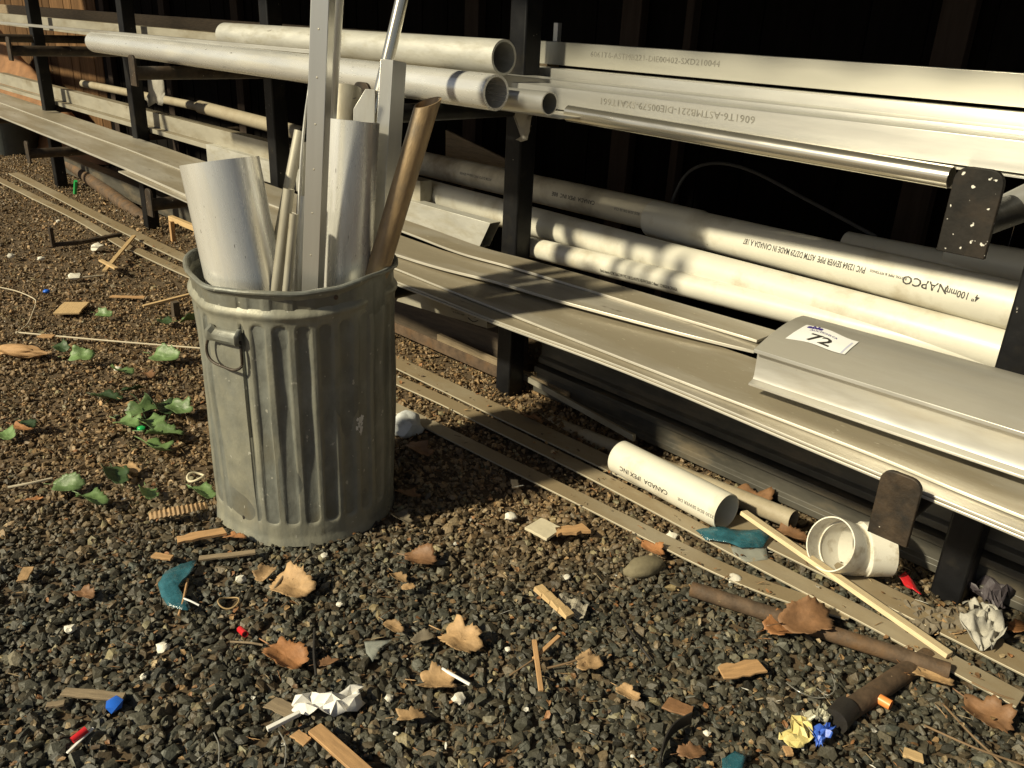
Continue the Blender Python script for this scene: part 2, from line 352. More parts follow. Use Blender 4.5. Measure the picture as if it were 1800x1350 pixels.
def back_wall():
    w = empty('back_wall', (-4, 3.0, 0), 'dark timber board wall standing behind the steel rack', 'wall')
    x = -16.; i = 0
    meA = meB = None
    while x < 2.0:
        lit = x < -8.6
        bm = bmesh.new(); bmesh.ops.create_cube(bm, size=1)
        for v in bm.verts: v.co = V((v.co.x * .196, v.co.y * .022, v.co.z * 3.0))
        o = link_bm('plank', bm, 'wall_board_lit' if lit else 'wall_board_shaded', w, Matrix.Translation((x + .1, 3.02 + .004 * ((i * 7) % 3), 1.5)), bevel=.003)
        x += .2; i += 1
    for sx in (-8.1, -6.9, -5.75, -4.55, -3.35, -2.37, -2.085, -1.1, .1):
        wd = .036 if sx == -2.085 else .10
        bm = bmesh.new(); bmesh.ops.create_cube(bm, size=1)
        for v in bm.verts: v.co = V((v.co.x * wd, v.co.y * .05, v.co.z * 2.9))
        link_bm('stud', bm, 'stud_wood', w, Matrix.Translation((sx, 2.98, 1.45)), bevel=.003)
back_wall()
ROOF_Y, ROOF_Z = 1.28, 1.90
def roof():
    bm = bmesh.new(); prof = []
    n = 96; x0, x1 = -9.0, 2.4
    a = [bm.verts.new((x0 + (x1 - x0) * i / n, ROOF_Y, ROOF_Z + .012 * math.cos(i * math.pi))) for i in range(n + 1)]
    b = [bm.verts.new((x0 + (x1 - x0) * i / n, 3.1, 2.6 + .012 * math.cos(i * math.pi))) for i in range(n + 1)]
    for i in range(n): bm.faces.new((a[i], a[i + 1], b[i + 1], b[i]))
    o = link_bm('roof', bm, 'roof_metal'); s = o.modifiers.new('s', 'SOLIDIFY'); s.thickness = .004
    tag(o, kind='structure')
roof()

def mound():
    bm = bmesh.new(); c = V((-10.3, 2.72, 0)); n, k = 48, 10; rings = []
    for j in range(k + 1):
        t = j / k; ring = []
        for i in range(n):
            a = 2 * math.pi * i / n; p = V((math.cos(a) * 2.6 * t, math.sin(a) * .34 * t, .98 * (1 - t) ** 1.1))
            p += V((0, 0, .06 * mnoise.noise(p * 2.5 + V((5, 0, 0))) + .02 * mnoise.noise(p * 9)))
            ring.append(bm.verts.new(p))
        rings.append(ring)
    for A, B in zip(rings, rings[1:]):
        for i in range(n):
            try: bm.faces.new((A[i], A[(i + 1) % n], B[(i + 1) % n], B[i]))
            except ValueError: pass
    MATS['dirt_orange'] = mat('dirt_orange', (.25, .125, .055), .9, 0, var=.3, scale=6, bump=.5, bscale=25)
    o = link_bm('dirt_mound', bm, 'dirt_orange', matrix=Matrix.Translation(c), angle=180); tag(o, kind='structure')
mound()

# ------------------------------------------------------------------ the gravel: one countless mass of stones
def gravel():
    rs = np.random.default_rng(11)
    protos = {}
    for lod, npt in ((0, 22), (1, 14), (2, 9)):
        lst = []
        for k in range(16):
            bm = bmesh.new()
            pts = rs.normal(size=(npt, 3)); pts /= np.linalg.norm(pts, axis=1)[:, None]
            pts *= rs.uniform(.82, 1.05, size=(npt, 1)); pts *= np.array([1., rs.uniform(.62, .95), rs.uniform(.45, .78)]) * .5
            vs = [bm.verts.new(p) for p in pts]
            r = bmesh.ops.convex_hull(bm, input=vs)
            for v in [v for v in bm.verts if not v.link_faces]: bm.verts.remove(v)
            bmesh.ops.triangulate(bm, faces=bm.faces[:]); bmesh.ops.recalc_face_normals(bm, faces=bm.faces[:])
            bm.verts.index_update()
            lst.append((np.array([v.co[:] for v in bm.verts]), np.array([[v.index for v in f.verts] for f in bm.faces]))); bm.free()
        protos[lod] = lst
    # candidate positions over the ground in view
    Mi = np.array(M3.transposed())
    def inview(P, mg):
        c = (P - np.array(CAMP)) @ Mi.T
        px = CX + F_PX * c[:, 0] / c[:, 2]; py = CY + F_PX * c[:, 1] / c[:, 2]
        return (c[:, 2] > .2) & (px > -mg) & (px < 1800 + mg) & (py > 0) & (py < 1350 + mg), c[:, 2]
    allp = []
    N = 330000
    P = np.column_stack([rs.uniform(-9.5, .4, N), rs.uniform(-.2, 2.75, N), np.zeros(N)])
    ok, dep = inview(P, 160); P = P[ok]; dep = dep[ok]
    # keep density: per m2 by distance
    dens_full = N / (9.9 * 2.95)
    want = np.where(dep < 2.5, 7400, np.where(dep < 4.2, 5800, 2900)).astype(float)
    # behind the front posts little is seen
    want = np.where(P[:, 1] > 2.3, want * .35, want)
    keep = rs.uniform(size=len(P)) < want / dens_full; P = P[keep]; dep = dep[keep]
    n = len(P)
    size = np.exp(rs.normal(math.log(.0222), .36, n)); size = np.clip(size, .008, .044); size *= 1 + .46 * np.clip((2.3 - dep) / .9, 0, 1); tiny = rs.uniform(size=n) < .34; size[tiny] *= .42
    size *= np.where(dep > 4.2, 1.15, 1.0) * (1 - .22 * np.clip((dep - 2.3) / 1.2, 0, 1))
    gz = np.array([ground_z(x, y) for x, y in P[:, :2]])
    P[:, 2] = gz + rs.uniform(-.007, .004, n) - .15 * (size - .020) + np.where(tiny, .004, 0)
    # colour
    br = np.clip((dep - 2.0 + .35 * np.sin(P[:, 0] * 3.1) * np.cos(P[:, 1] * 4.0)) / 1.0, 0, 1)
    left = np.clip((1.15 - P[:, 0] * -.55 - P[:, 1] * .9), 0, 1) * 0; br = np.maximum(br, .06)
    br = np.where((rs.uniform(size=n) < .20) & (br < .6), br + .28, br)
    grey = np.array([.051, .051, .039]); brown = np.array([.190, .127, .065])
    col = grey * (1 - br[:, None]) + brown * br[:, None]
    col *= np.exp(rs.normal(0, .34, n))[:, None]
    tan = rs.uniform(size=n) < .035; col[tan] = np.array([.22, .185, .105]) * rs.uniform(.7, 1.2, tan.sum())[:, None]
    dk = rs.uniform(size=n) < .10; col[dk] *= .55
    warm = rs.normal(0, .05, n); col[:, 0] *= 1 + warm; col[:, 2] *= 1 - warm
    lod = np.where(dep < 2.5, 0, np.where(dep < 4.0, 1, 2)); kind = rs.integers(0, 16, n)
    VV, FF, CC = [], [], []; off = 0
    for L in (0, 1, 2):
        for k in range(16):
            idx = np.where((lod == L) & (kind == k))[0]
            if not len(idx): continue
            v, f = protos[L][k]; mcount = len(idx)
            q = rs.normal(size=(mcount, 4)); q[:, 1:3] *= .45; q /= np.linalg.norm(q, axis=1)[:, None]
            w, x, y, z = q.T
            R = np.stack([1 - 2 * (y * y + z * z), 2 * (x * y - w * z), 2 * (x * z + w * y), 2 * (x * y + w * z), 1 - 2 * (x * x + z * z), 2 * (y * z - w * x),
                          2 * (x * z - w * y), 2 * (y * z + w * x), 1 - 2 * (x * x + y * y)], 1).reshape(-1, 3, 3)
            pv = np.einsum('nij,vj->nvi', R, v) * size[idx][:, None, None] + P[idx][:, None, :]
            VV.append(pv.reshape(-1, 3)); FF.append((f[None] + (np.arange(mcount) * len(v))[:, None, None] + off).reshape(-1, 3))
            CC.append(np.repeat(np.column_stack([col[idx], np.ones(mcount)]), len(v), 0)); off += mcount * len(v)
    VV = np.concatenate(VV).astype(np.float32); FF = np.concatenate(FF).astype(np.int32); CC = np.clip(np.concatenate(CC), 0, 1).astype(np.float32)
    me = bpy.data.meshes.new('gravel')
    me.vertices.add(len(VV)); me.vertices.foreach_set('co', VV.ravel())
    me.loops.add(FF.size); me.loops.foreach_set('vertex_index', FF.ravel())
    me.polygons.add(len(FF)); me.polygons.foreach_set('loop_start', np.arange(0, FF.size, 3, dtype=np.int32))
    at = me.attributes.new('tint', 'FLOAT_COLOR', 'POINT'); at.data.foreach_set('color', CC.ravel())
    me.polygons.foreach_set('use_smooth', np.zeros(len(FF), dtype=bool)); me.update(calc_edges=True); me.materials.append(MATS['gravel'])
    o = bpy.data.objects.new('gravel', me); COL.objects.link(o)
    tag(o, 'dark crushed gravel and brown stony dirt covering the ground', kind='stuff')
    print('gravel stones', n, 'tris', len(FF))
gravel()

def litter_crumbs():
    rs = np.random.default_rng(5); VV, FF, CC = [], [], []; off = 0
    cnt = 0
    while cnt < 3600:
        x, y = rs.uniform(-6.5, .2), rs.uniform(.1, 2.2)
        px, py, dp = proj((x, y, 0))
        if not (-60 < px < 1860 and 200 < py < 1410 and dp > .3): continue
        if rs.uniform() > (1.6 / dp) ** 1.1: continue
        cnt += 1
        twig = rs.uniform() < .3
        L = rs.uniform(.012, .045) if twig else rs.uniform(.005, .017); w = rs.uniform(.0008, .002) if twig else L * rs.uniform(.35, .9)
        a = rs.uniform(0, 6.28); n = 4 if twig else rs.integers(5, 8); z = (.031 + rs.uniform(0, .003) if 1.56 < y < 1.98 and rs.uniform() < .7 else ground_z(x, y) + rs.uniform(.004, .014)); tx, ty = rs.normal(0, .3, 2)
        pts = []
        for i in range(n):
            q = 2 * math.pi * (i + .5) / n; r = rs.uniform(.7, 1.2); u, v = L * .5 * math.cos(q) * r, w * .5 * math.sin(q) * r
            pts.append((x + u * math.cos(a) - v * math.sin(a), y + u * math.sin(a) + v * math.cos(a), z + u * tx + v * ty + (abs(v) * .6 if not twig else .003 * math.cos(3 * q))))
        pts.append((x, y, z + .0015)); VV += pts; FF += [(off + i, off + (i + 1) % n, off + n) for i in range(n)]
        c = np.array([(.30, .19, .09), (.20, .11, .05), (.38, .29, .17), (.13, .09, .055), (.27, .13, .055)][rs.integers(0, 5)]) * rs.uniform(.6, 1.15)
        if rs.uniform() < .03: c = np.array((.6, .58, .52))
        CC += [(*c, 1)] * (n + 1); off += n + 1
    me = bpy.data.meshes.new('leaf_crumbs'); me.from_pydata(VV, [], FF)
    at = me.attributes.new('tint', 'FLOAT_COLOR', 'POINT'); at.data.foreach_set('color', np.array(CC, np.float32).ravel())
    me.materials.append(MATS['gravel']); o = bpy.data.objects.new('leaf_crumbs', me); COL.objects.link(o)
    s_ = o.modifiers.new('s', 'SOLIDIFY'); s_.thickness = .0006
    tag(o, 'brown crumbs of leaf, twig and bark strewn over the gravel', kind='stuff')
litter_crumbs()

# ------------------------------------------------------------------ the steel rack: posts with arms
POSTX = [-7.0, -5.36, -3.72, -2.10, -.467]
PW = .075
post_labels = ['black steel rack post farthest along the row, beside the dirt mound',
               'black steel rack post with torn grey paper hanging beside it',
               'black steel rack post rising behind the leaning big aluminium tube',
               'black steel rack post in the middle, just right of the trash can contents',
               'black steel rack post at the near end with speckled arm plates']
for i, px in enumerate(POSTX):
    t = empty('rack_post', (px, 2.05 + PW / 2, 0), post_labels[i], 'rack post', 'steel posts of the cantilever rack')
    bm = prof_bm([(-PW / 2, -PW / 2), (PW / 2, -PW / 2), (PW / 2, PW / 2), (-PW / 2, PW / 2)], 2.1)
    link_bm('upright', bm, 'black_steel', t, frame((px, 2.05 + PW / 2, -.05), (px, 2.05 + PW / 2, 2.05)), bevel=.006)
    ax = px + (.018 if i == 4 else 0)
    for z, zb in ((.497, .497 if i >= 3 else .56), (1.035, 1.035)):
        a = tube('arm', (ax, 1.455, z), (ax, 2.05, z), .027, 0, 'black_steel' if i >= 3 else 'rust_plate', parent=t, n=20)
        tube('arm', (px, 2.125, zb), (px, 2.72, zb), .027, 0, 'rust_plate', parent=t, n=20)
        # end plate with rounded top corners
        w, h0, h1, r = .037, -.048, .088, .022
        if i < 3: w, h0, h1 = .03, -.05, .07
        pr = [(-w, h0), (w, h0)] + [(w - r + r * math.cos(q), h1 - r + r * math.sin(q)) for q in np.linspace(0, math.pi / 2, 6)] + \
             [(-w + r + r * math.cos(q), h1 - r + r * math.sin(q)) for q in np.linspace(math.pi / 2, math.pi, 6)]
        bm = prof_bm([(y_, z_) for y_, z_ in pr], .010)
        mm = Matrix(((0, 1, 0, ax), (1, 0, 0, 1.446), (0, 0, 1, z), (0, 0, 0, 1)))
        pl = link_bm('end_plate', bm, 'black_plate' if i == 4 and z > 1 else 'rust_plate', a, mm, bevel=.0015)

# ------------------------------------------------------------------ upper tier
def ext(p0, p1, a=0., b=0.):
    d = (V(p1) - V(p0)).normalized(); return V(p0) - d * a, V(p1) + d * b
p0, p1 = Y(167, 74, 1.6), Y(872, 163, 1.6)
tube('aluminium_pipe', p0, p1, .046, .007, 'alu_tube', 'long dull aluminium pipe at the front of the upper arms, open near the brown pipe', 'pipe')
p0, p1 = Y(398, 62, 1.84), Y(886, 101, 1.84)
tube('aluminium_pipe', p0, p1, .050, .007, 'alu_blotch', 'scuffed thick aluminium pipe lying behind the long front pipe on the upper arms', 'pipe')
p0, p1 = Y(600, 141, 1.69), Y(966, 182, 1.69)
tube('aluminium_pipe', p0, p1, .030, .0035, 'alu_bright', 'smaller bright aluminium pipe with its open end just right of the middle post', 'pipe')
# box beams
p0, p1 = Y(983, 187, 1.88), Y(1678, 293, 1.88); p0.z = p1.z = 1.070
p0, p1 = ext(p0, p1, .20, 1.2)
sxa = bar('box_beam', p0, p1, rect(.10, .060), 'alu_bright', 'bright aluminium box beam with upside down stamped code, front beam of upper tier', 'beam', hole=rect(.092, .052, .004, .004))
def flat_fn(x0, z0, sx=1, sz=1, off=-.0012):
    return lambda u, v: (x0 + sx * u, off, z0 + sz * v)
inv = sxa.matrix_world.inverted()
xa = (inv @ Y(1325, 228, 1.88)).x
lettering(sxa, '6061T6-ASTMB221-DIE00579-SXA1T661', .017, flat_fn(xa, .046, -1, -1), 'print_grey', 1.12, 1.05, bold=0)
p0, p1 = Y(942, 112, 2.2), Y(1800, 189, 2.2); p0.z = p1.z = 1.171
p0, p1 = ext(p0, p1, .05, .9)
bm_ = bar('box_beam', p0, p1, rect(.05, .071), 'alu_satin', 'tall aluminium box beam with stamped code along its face, rearmost of upper tier', 'beam')
inv = bm_.matrix_world.inverted(); xa = (inv @ Y(1037, 112, 2.2)).x
lettering(bm_, '6061T6-ASTMB221-DIE00402-SXD210044', .0165, flat_fn(xa, .034), 'print_grey', 1.12, 1.05, bold=0)
p0, p1 = V((-2.3, 2.15, 1.068)), V((.6, 2.15, 1.068))
bar('box_beam', p0, p1, rect(.09, .094), 'alu_bright', 'aluminium box beam directly beneath the stamped rear beam', 'beam')
p0, p1 = V((-2.2, 2.0, 1.067)), V((.6, 1.985, 1.067))
bar('box_beam', p0, p1, rect(.10, .072), 'alu_bright', 'aluminium box beam between the front and rear beams of upper tier', 'beam')
bar('shade_sheet', V((-2.25, 1.88, 1.063)), V((.6, 1.86, 1.063)), rect(.30, .0035), 'alu_mill', 'thin aluminium sheet added on the near upper arms to shade the pipes below', 'sheet', bevel=0)  # added sheet, keeps the sun off the plastic pipes below
p0, p1 = Y(1000, 199, 1.835), Y(1672, 312, 1.835)
tube('polished_tube', p0, p1, .0222, .002, 'polished', 'polished round metal tube under the front upper beam, ending at the speckled plate', 'tube')
p0, p1 = Y(1265, 252, 1.85), Y(1690, 335, 1.85)
bar('flat_bar', p0, p1, rect(.05, .006), 'alu_mill', 'thin aluminium flat bar lying just below the polished tube', 'bar')
p0, p1 = V((-.60, 1.62, 1.075)), V((.5, 1.60, 1.075))
tube('aluminium_pipe', Y(1735, 385, 1.7), Y(2100, 215, 1.56), .028, .003, 'alu_mill', 'grey aluminium pipe sloping up behind the near speckled upper plate', 'pipe')
bar('shade_sheet', V((-2.3, 1.735, 1.064)), V((-1.60, 1.735, 1.064)), rect(.135, .003), 'alu_mill', 'short thin aluminium sheet added by the middle post to shade the pipe bell below', 'sheet', bevel=0)  # added to shade the pipe bell and the rear pipe
# far-left upper beams
bar('timber_beam', V((-11.5, 2.2, 1.09)), V((-2.25, 2.16, 1.09)), rect(.06, .085), 'alu_old', 'weathered pale long bar behind the posts of the upper tier', 'beam')
bar('timber_beam', V((-10.5, 2.42, 1.10)), V((-2.2, 2.3, 1.10)), rect(.06, .135), 'wood_grey', 'grey brown timber beam at the back of the upper tier', 'beam')
bar('flat_bar', Y(-10, 41, 1.56), Y(560, 96, 1.62), rect(.03, .013), 'alu_mill', 'slim pale bar running into the far end of the long front pipe', 'bar')
bar('flat_bar', V((-4.3, 1.75, 1.066)), V((-2.2, 1.75, 1.066)), rect(.38, .05), 'alu_old', 'scratched aluminium bar under the scuffed thick pipe, widened to shade the pipes below', 'bar')  # made wider towards the front so it shades the rear plastic pipe
bar('flat_bar', V((-2.16, 2.28, 1.22)), V((-2.16, 2.28, 1.30)), rect(.02, .02), 'alu_mill', 'short upright bar end beside the middle post top', 'bar')

# ------------------------------------------------------------------ lower tier
def Zs(z, *pp): return [Z(a, b, z) for a, b in pp]
p1pts = Zs(.530, (600, 462), (707, 506), (858, 567), (1100, 658), (1400, 784), (1543, 844), (1800, 951), (2050, 1056))
sweep('aluminium_plate', p1pts, rect(.26, .0062), 'alu_sheet', 'bottom dusty aluminium plate along the front edge of the lower shelf', 'plate')
sweep('aluminium_plate', [p + V((0, .004, .0068)) for p in p1pts], rect(.26, .0062), 'alu_sheet', 'aluminium plate stacked second from bottom on the lower shelf front edge', 'plate')
p2 = Zs(.545, (560, 420), (800, 517), (1100, 636), (1500, 790), (1663, 858), (1800, 914), (2050, 1015))
sweep('aluminium_plate', p2, rect(.27, .007), 'alu_sheet', 'wide dusty aluminium plate lying under the numbered channel', 'plate')
p3 = [Z(600, 418, .556), Z(700, 452, .557), Z(769, 473, .560), Z(858, 495, .565), Z(929, 516, .566), Z(1000, 537, .566), Z(1193, 589, .562), Z(1325, 622, .556)]
sweep('aluminium_plate', p3, rect(.16, .009), 'alu_sheet', 'bowed aluminium plate lifting slightly off the wide plate', 'plate')
p4 = [Z(640, 384, .568), Z(712, 411, .570), Z(804, 446, .575), Z(890, 470, .578), Z(982, 497, .577), Z(1100, 533, .574), Z(1330, 603, .570)]
sweep('aluminium_plate', p4, rect(.11, .008), 'alu_sheet', 'narrow brownish aluminium plate behind the bowed plate', 'plate')
# numbered channel, a wide aluminium moulding with a bowed top
A, B = Z(1315, 677, .578), Z(1800, 843, .578)
A, B = ext(A, B, 0, 1.0)
TOP72 = [(0, .086), (.03, .0955), (.06, .104), (.10, .1125), (.14, .118), (.18, .120), (.215, .118), (.245, .109), (.262, .090)]
prof72 = [(0, 0), (.14, 0), (.14, .006), (.030, .006), (.030, .080)] + [(a, b - .006) for a, b in TOP72[2:-1]] + [(.256, .088), (.262, .090)] + TOP72[-2::-1] + \
         [(0, .078), (.015, .076), (.019, .068), (.019, .020), (.016, .011), (.008, .007), (0, .0055)]
ch = bar('numbered_channel', A, B, prof72, 'alu_mill', 'heavy aluminium channel with bowed top and a sticker numbered 72', 'channel', bevel=.0008)
def topz(y):
    for (a, b), (c, d) in zip(TOP72, TOP72[1:]):
        if y <= c: return b + (d - b) * (y - a) / (c - a)
    return .09
inv = ch.matrix_world.inverted()
def seat(a, b):
    z = .68
    for _ in range(12):
        p = inv @ Z(a, b, z); z = (ch.matrix_world @ V((p.x, p.y, topz(p.y)))).z
    return p
c4 = [seat(a, b) for a, b in ((1380, 596), (1486, 623), (1511, 601), (1418, 572))]
def st(u, v, lift=0.):
    a = c4[0].lerp(c4[1], u); b = c4[3].lerp(c4[2], u); p = a.lerp(b, v)
    return V((p.x, p.y + .007 * math.sin(u * 5.6), topz(p.y) + .0015 + .006 * math.sin(u * 3.14) ** 2 * .4 + lift))
bm = bmesh.new(); g = [[bm.verts.new(st(i / 16, j / 8)) for j in range(9)] for i in range(17)]
for i in range(16):
    for j in range(8): bm.faces.new((g[i][j], g[i + 1][j], g[i + 1][j + 1], g[i][j + 1]))
stk = link_bm('sticker', bm, 'sticker', angle=180); stk.parent = ch
bm = bmesh.new()
for (u0, u1, v0, v1) in ((.925, .955, .02, .80),):
    g = [[bm.verts.new(st(u0 + (u1 - u0) * i / 2, v0 + (v1 - v0) * j / 8, .0006)) for j in range(9)] for i in range(3)]
    for i in range(2):
        for j in range(8): bm.faces.new((g[i][j], g[i + 1][j], g[i + 1][j + 1], g[i][j + 1]))
o = link_bm('sticker_fold', bm, 'sticker_edge', angle=180); o.parent = stk
SL = (c4[1] - c4[0]).length; SH = (c4[3] - c4[0]).length
lettering(stk, '72', SH * .40, lambda u, v: st(.25 + u / SL, .12 + v / SH, .0007), squeeze=1.2, name='number', bold=.03)
lettering(stk, 'able', SH * .17, lambda u, v: st(.07 + u / SL, .80 + v / SH, .0007), 'print_purple', 1.0, name='logo', bold=.08)
lettering(stk, 'AUCTIONS.CA', SH * .085, lambda u, v: st(.16 + u / SL, .66 + v / SH, .0007), 'print_purple', 1.0, name='logo_name')

# PVC pipes of the lower tier, behind the posts
def wrap(r, x0, a0, sx, sa):
    return lambda u, v: (x0 + sx * u, -(r + .0006) * math.cos(a0 + sa * v / r), (r + .0006) * math.sin(a0 + sa * v / r))
A, B = Y(1149, 384, 2.36), Y(1775, 536, 2.20); A, B = ext(A, B, 0, .75)
nap = empty('sewer_pipe', A, 'thick cream plastic sewer pipe with bell end and upside down black print', 'pipe')
L = (B - A).length; mm = frame(A, B); nap.matrix_world = mm
def bell_bm(L, r, R, lb, wall=.004, n=44):
    bm = bmesh.new(); sec = [(0, R - wall * 2), (0, R), (lb, R), (lb + .02, r), (L, r), (L, r - wall), (lb + .02, r - wall), (lb, R - wall), (0, R - wall * 2)]
    rings = [[bm.verts.new((x, q * math.cos(2 * math.pi * i / n), q * math.sin(2 * math.pi * i / n))) for i in range(n)] for x, q in sec[:-1]]
    rings.append(rings[0])
    for A_, B_ in zip(rings, rings[1:]):
        for i in range(n): bm.faces.new((A_[i], A_[(i + 1) % n], B_[(i + 1) % n], B_[i]))
    return bm
o = link_bm('pipe_body', bell_bm(L, .0575, .0615, .20), 'pvc', nap, mm, angle=30)
inv = mm.inverted()
xe = (inv @ Y(1738, 527, 2.2)).x
def uptxt(parent, body, h, x_start, a0, r, squeeze=1., mt='print_black', sp=1.):
    return lettering(parent, body, h, wrap(r, x_start, a0, -1, -1), mt, squeeze, sp)
uptxt(nap, '4" 100mm', .017, xe, .34, .0575, .85)
uptxt(nap, 'NAPCO', .021, xe - .077, .42, .0575, 1.15)
uptxt(nap, 'ROYAL PIPE & FITTINGS', .0062, xe - .185, .33, .0575, 1.1)
uptxt(nap, 'PVC 12364 SEWER PIPE  ASTM D2729 MADE IN CANADA A 187', .0165, xe - .30, .36, .0575, .62)
A, B = Y(600, 296, 2.33), Y(1752, 616, 2.17); A, B = ext(A, B, .1, .75)
tube('plastic_pipe', A, B, .053, .004, 'pvc', 'bright cream plastic pipe in the middle, just below the printed sewer pipe', 'pipe')
A, B = Y(928, 433, 2.16), Y(1300, 524, 2.16); A, B = ext(A, B, .05, 1.5)
pv3 = tube('plastic_pipe', A, B, .036, .003, 'pvc', 'thin dusty cream plastic pipe with smudged print, lowest of the shelf pipes', 'pipe')
inv = pv3.matrix_world.inverted(); xs = (inv @ Y(1056, 484, 2.13)).x
lettering(pv3, 'North America ASTM D2665 DWV PVC 1120 SCH 40 IPEX NSF-PW DRAIN C 40mm 1 1/2 MADE IN CANADA', .011, wrap(.036, xs, -.42, 1, 1), 'print_black', .42)
A, B = Y(560, 246, 2.46), Y(1160, 381, 2.37)
ipx = tube('plastic_pipe', A, B, .0525, .004, 'pvc_dusty', 'shaded tan plastic pipe at the back pushed into the bell of the sewer pipe', 'pipe')
inv = ipx.matrix_world.inverted()
uptxt(ipx, 'CANADA  IPEX INC  BBE', .014, (inv @ Y(1062, 366, 2.38)).x, .30, .0525, 1.0)
uptxt(ipx, 'BDS 3230 DR 35 CSA', .009, (inv @ Y(1140, 386, 2.37)).x, .20, .0525, 1.0, 'print_grey')
uptxt(ipx, 'ASTM D2729 PVC 100mm SEWER', .010, (inv @ Y(880, 326, 2.4)).x, .25, .0525, 1.0, 'print_grey')
tube('plastic_pipe', Y(1488, 428, 2.48), Y(1900, 512, 2.40), .036, .003, 'pvc', 'short lit plastic pipe end behind the sewer pipe near the right', 'pipe')
tube('plastic_pipe', Y(1674, 447, 2.45), Y(2000, 505, 2.35), .044, .004, 'pvc', 'rearmost thick plastic pipe end under the near upper plate', 'pipe')
# scuffed box section
A, B = Y(366, 283, 2.14), Y(852, 413, 2.14); A.z = B.z = .50
A, B = V((A.x, 2.135, .50)), V((Y(842, 436, 2.135).x, 2.135, .50))
bar('box_section', A, B, rect(.055, .105), 'alu_blotch', 'scuffed aluminium box section with an angle cut end beside the middle post', 'beam', hole=rect(.049, .099, .003, .003), slant=.55)
# left part of the lower shelf
l1 = Zs(.53, (-120, 158), (0, 207), (100, 248), (193, 287), (323, 345), (440, 395), (560, 446))
sweep('aluminium_plate', l1, rect(.25, .012), 'alu_sheet', 'long dusty aluminium plate on the far part of the lower shelf front', 'plate')
l2 = [p + V((0, .20, .0125)) for p in l1]
sweep('aluminium_plate', l2[:-1], rect(.20, .008), 'alu_sheet', 'second dusty plate set back behind the far shelf front plate', 'plate')
l0 = Zs(.522, (208, 303), (323, 355), (440, 404), (560, 456))
sweep('aluminium_plate', l0, rect(.20, .007), 'alu_sheet', 'short plate step under the far shelf plates near the big tube', 'plate')
bar('box_section', V((-8.6, 2.20, .615)), V((-2.75, 2.17, .60)), rect(.06, .085), 'alu_old', 'pale box bar behind the far posts on the lower tier', 'beam')
bar('flat_bar', V((-8.9, 2.14, .588)), V((-2.9, 2.135, .575)), rect(.055, .026), 'alu_old', 'flat pale bar under the box bar behind the far posts', 'bar')
tube('plastic_pipe', Y(146, 147, 2.36), Y(352, 188, 2.40), .026, .003, 'pvc_dirty_shaded', 'thin grey plastic pipe behind the far post', 'pipe')  # darker material stands in for the shade on this pipe
tube('plastic_pipe', Y(352, 188, 2.40), Y(535, 236, 2.44), .038, .003, 'pvc_dirty_shaded', 'grey plastic pipe with coupling behind the second post', 'pipe')  # same shade-dark material as the thin pipe before it

# under the lower shelf
bar('dark_beam', Y(560, 530, 2.2), Y(900, 660, 2.2), rect(.09, .155), 'wood_dark', 'dark wooden beam under the shelf left of the middle post', 'beam')
bar('wood_strip', Y(768, 599, 2.14), Y(1000, 704, 2.14), rect(.02, .03), 'wood_grey', 'light wood strip lying against the dark beam', 'wood')
bar('angle_iron', Z(560, 525, .03) , Z(905, 678, .03), [(0, 0), (.07, 0), (.07, .006), (.006, .006), (.006, .045), (0, .045)], 'rust_pipe', 'rusty angle iron with dirt on it lying on the ground before the middle post', 'angle iron')
for k, (za, yy, hh, lab) in enumerate(((.02, 2.135, .10, 'lowest black channel profile lying under the near shelf'), (.13, 2.155, .10, 'black channel profile stacked second under the near shelf'),
                                      (.24, 2.18, .09, 'black channel profile on top of the stack under the near shelf'))):
    pr = [(0, 0), (.09, 0), (.09, hh), (0, hh), (0, hh * .78), (.014, hh * .72), (.014, hh * .28), (0, hh * .2)]
    bar('channel_profile', V((-2.02, yy, za)), V((.9, yy - .03, za)), pr, 'plastic_black', lab, 'channel', 'black channel profiles under the shelf')
bar('channel_profile', V((-7.4, 2.25, .03)), V((-3.9, 2.22, .03)), rect(.1, .12), 'plastic_black', 'black channel profile under the far part of the shelf', 'channel')
tube('dark_pipe', Y(112, 280, 2.3), Y(262, 392, 2.16), .045, .004, 'rust_pipe', 'dark rusty pipe sloping under the far shelf plates', 'pipe')
bar('thin_bar', Y(915, 665, 2.14), Y(1112, 776, 2.0), rect(.012, .022), 'alu_old', 'thin dull metal bar sloping down from behind the middle post', 'bar')
# stud with printed face hanging under the plates
A, B = Y(697, 529, 1.68), Y(856, 577, 1.62)
bm = prof_bm([(0, 0), (.035, 0), (.035, .001), (.001, .001), (.001, .05), (0, .05)], (B - A).length)
mm = frame(A, B)
for v in bm.verts:
    if v.co.x < .01 and v.co.z > .02: v.co.x += .05
stud = link_bm('metal_stud', bm, 'alu_old', matrix=mm, bevel=0); tag(stud, 'thin pale metal stud with printed face under the shelf plates right of the trash can', 'stud')
Ls = (B - A).length
lettering(stud, 'ProStud', .014, flat_fn(Ls - .018, .036, -1, -1, -.001), 'print_black', 1.15)
lettering(stud, 'DRYWALL STEEL STUD', .005, flat_fn(Ls - .115, .032, -1, -1, -.001), 'print_black', 1)
lettering(stud, 'SAFETY EDGE 20 GA', .005, flat_fn(Ls - .115, .023, -1, -1, -.001), 'print_black', 1)
wire('print_arc', [V((Ls - .045 - .05 * t, -.0012, .016 - .008 * math.sin(t * 3.14))) for t in (0, .2, .4, .6, .8, 1)], .0012, 'print_black').parent = stud
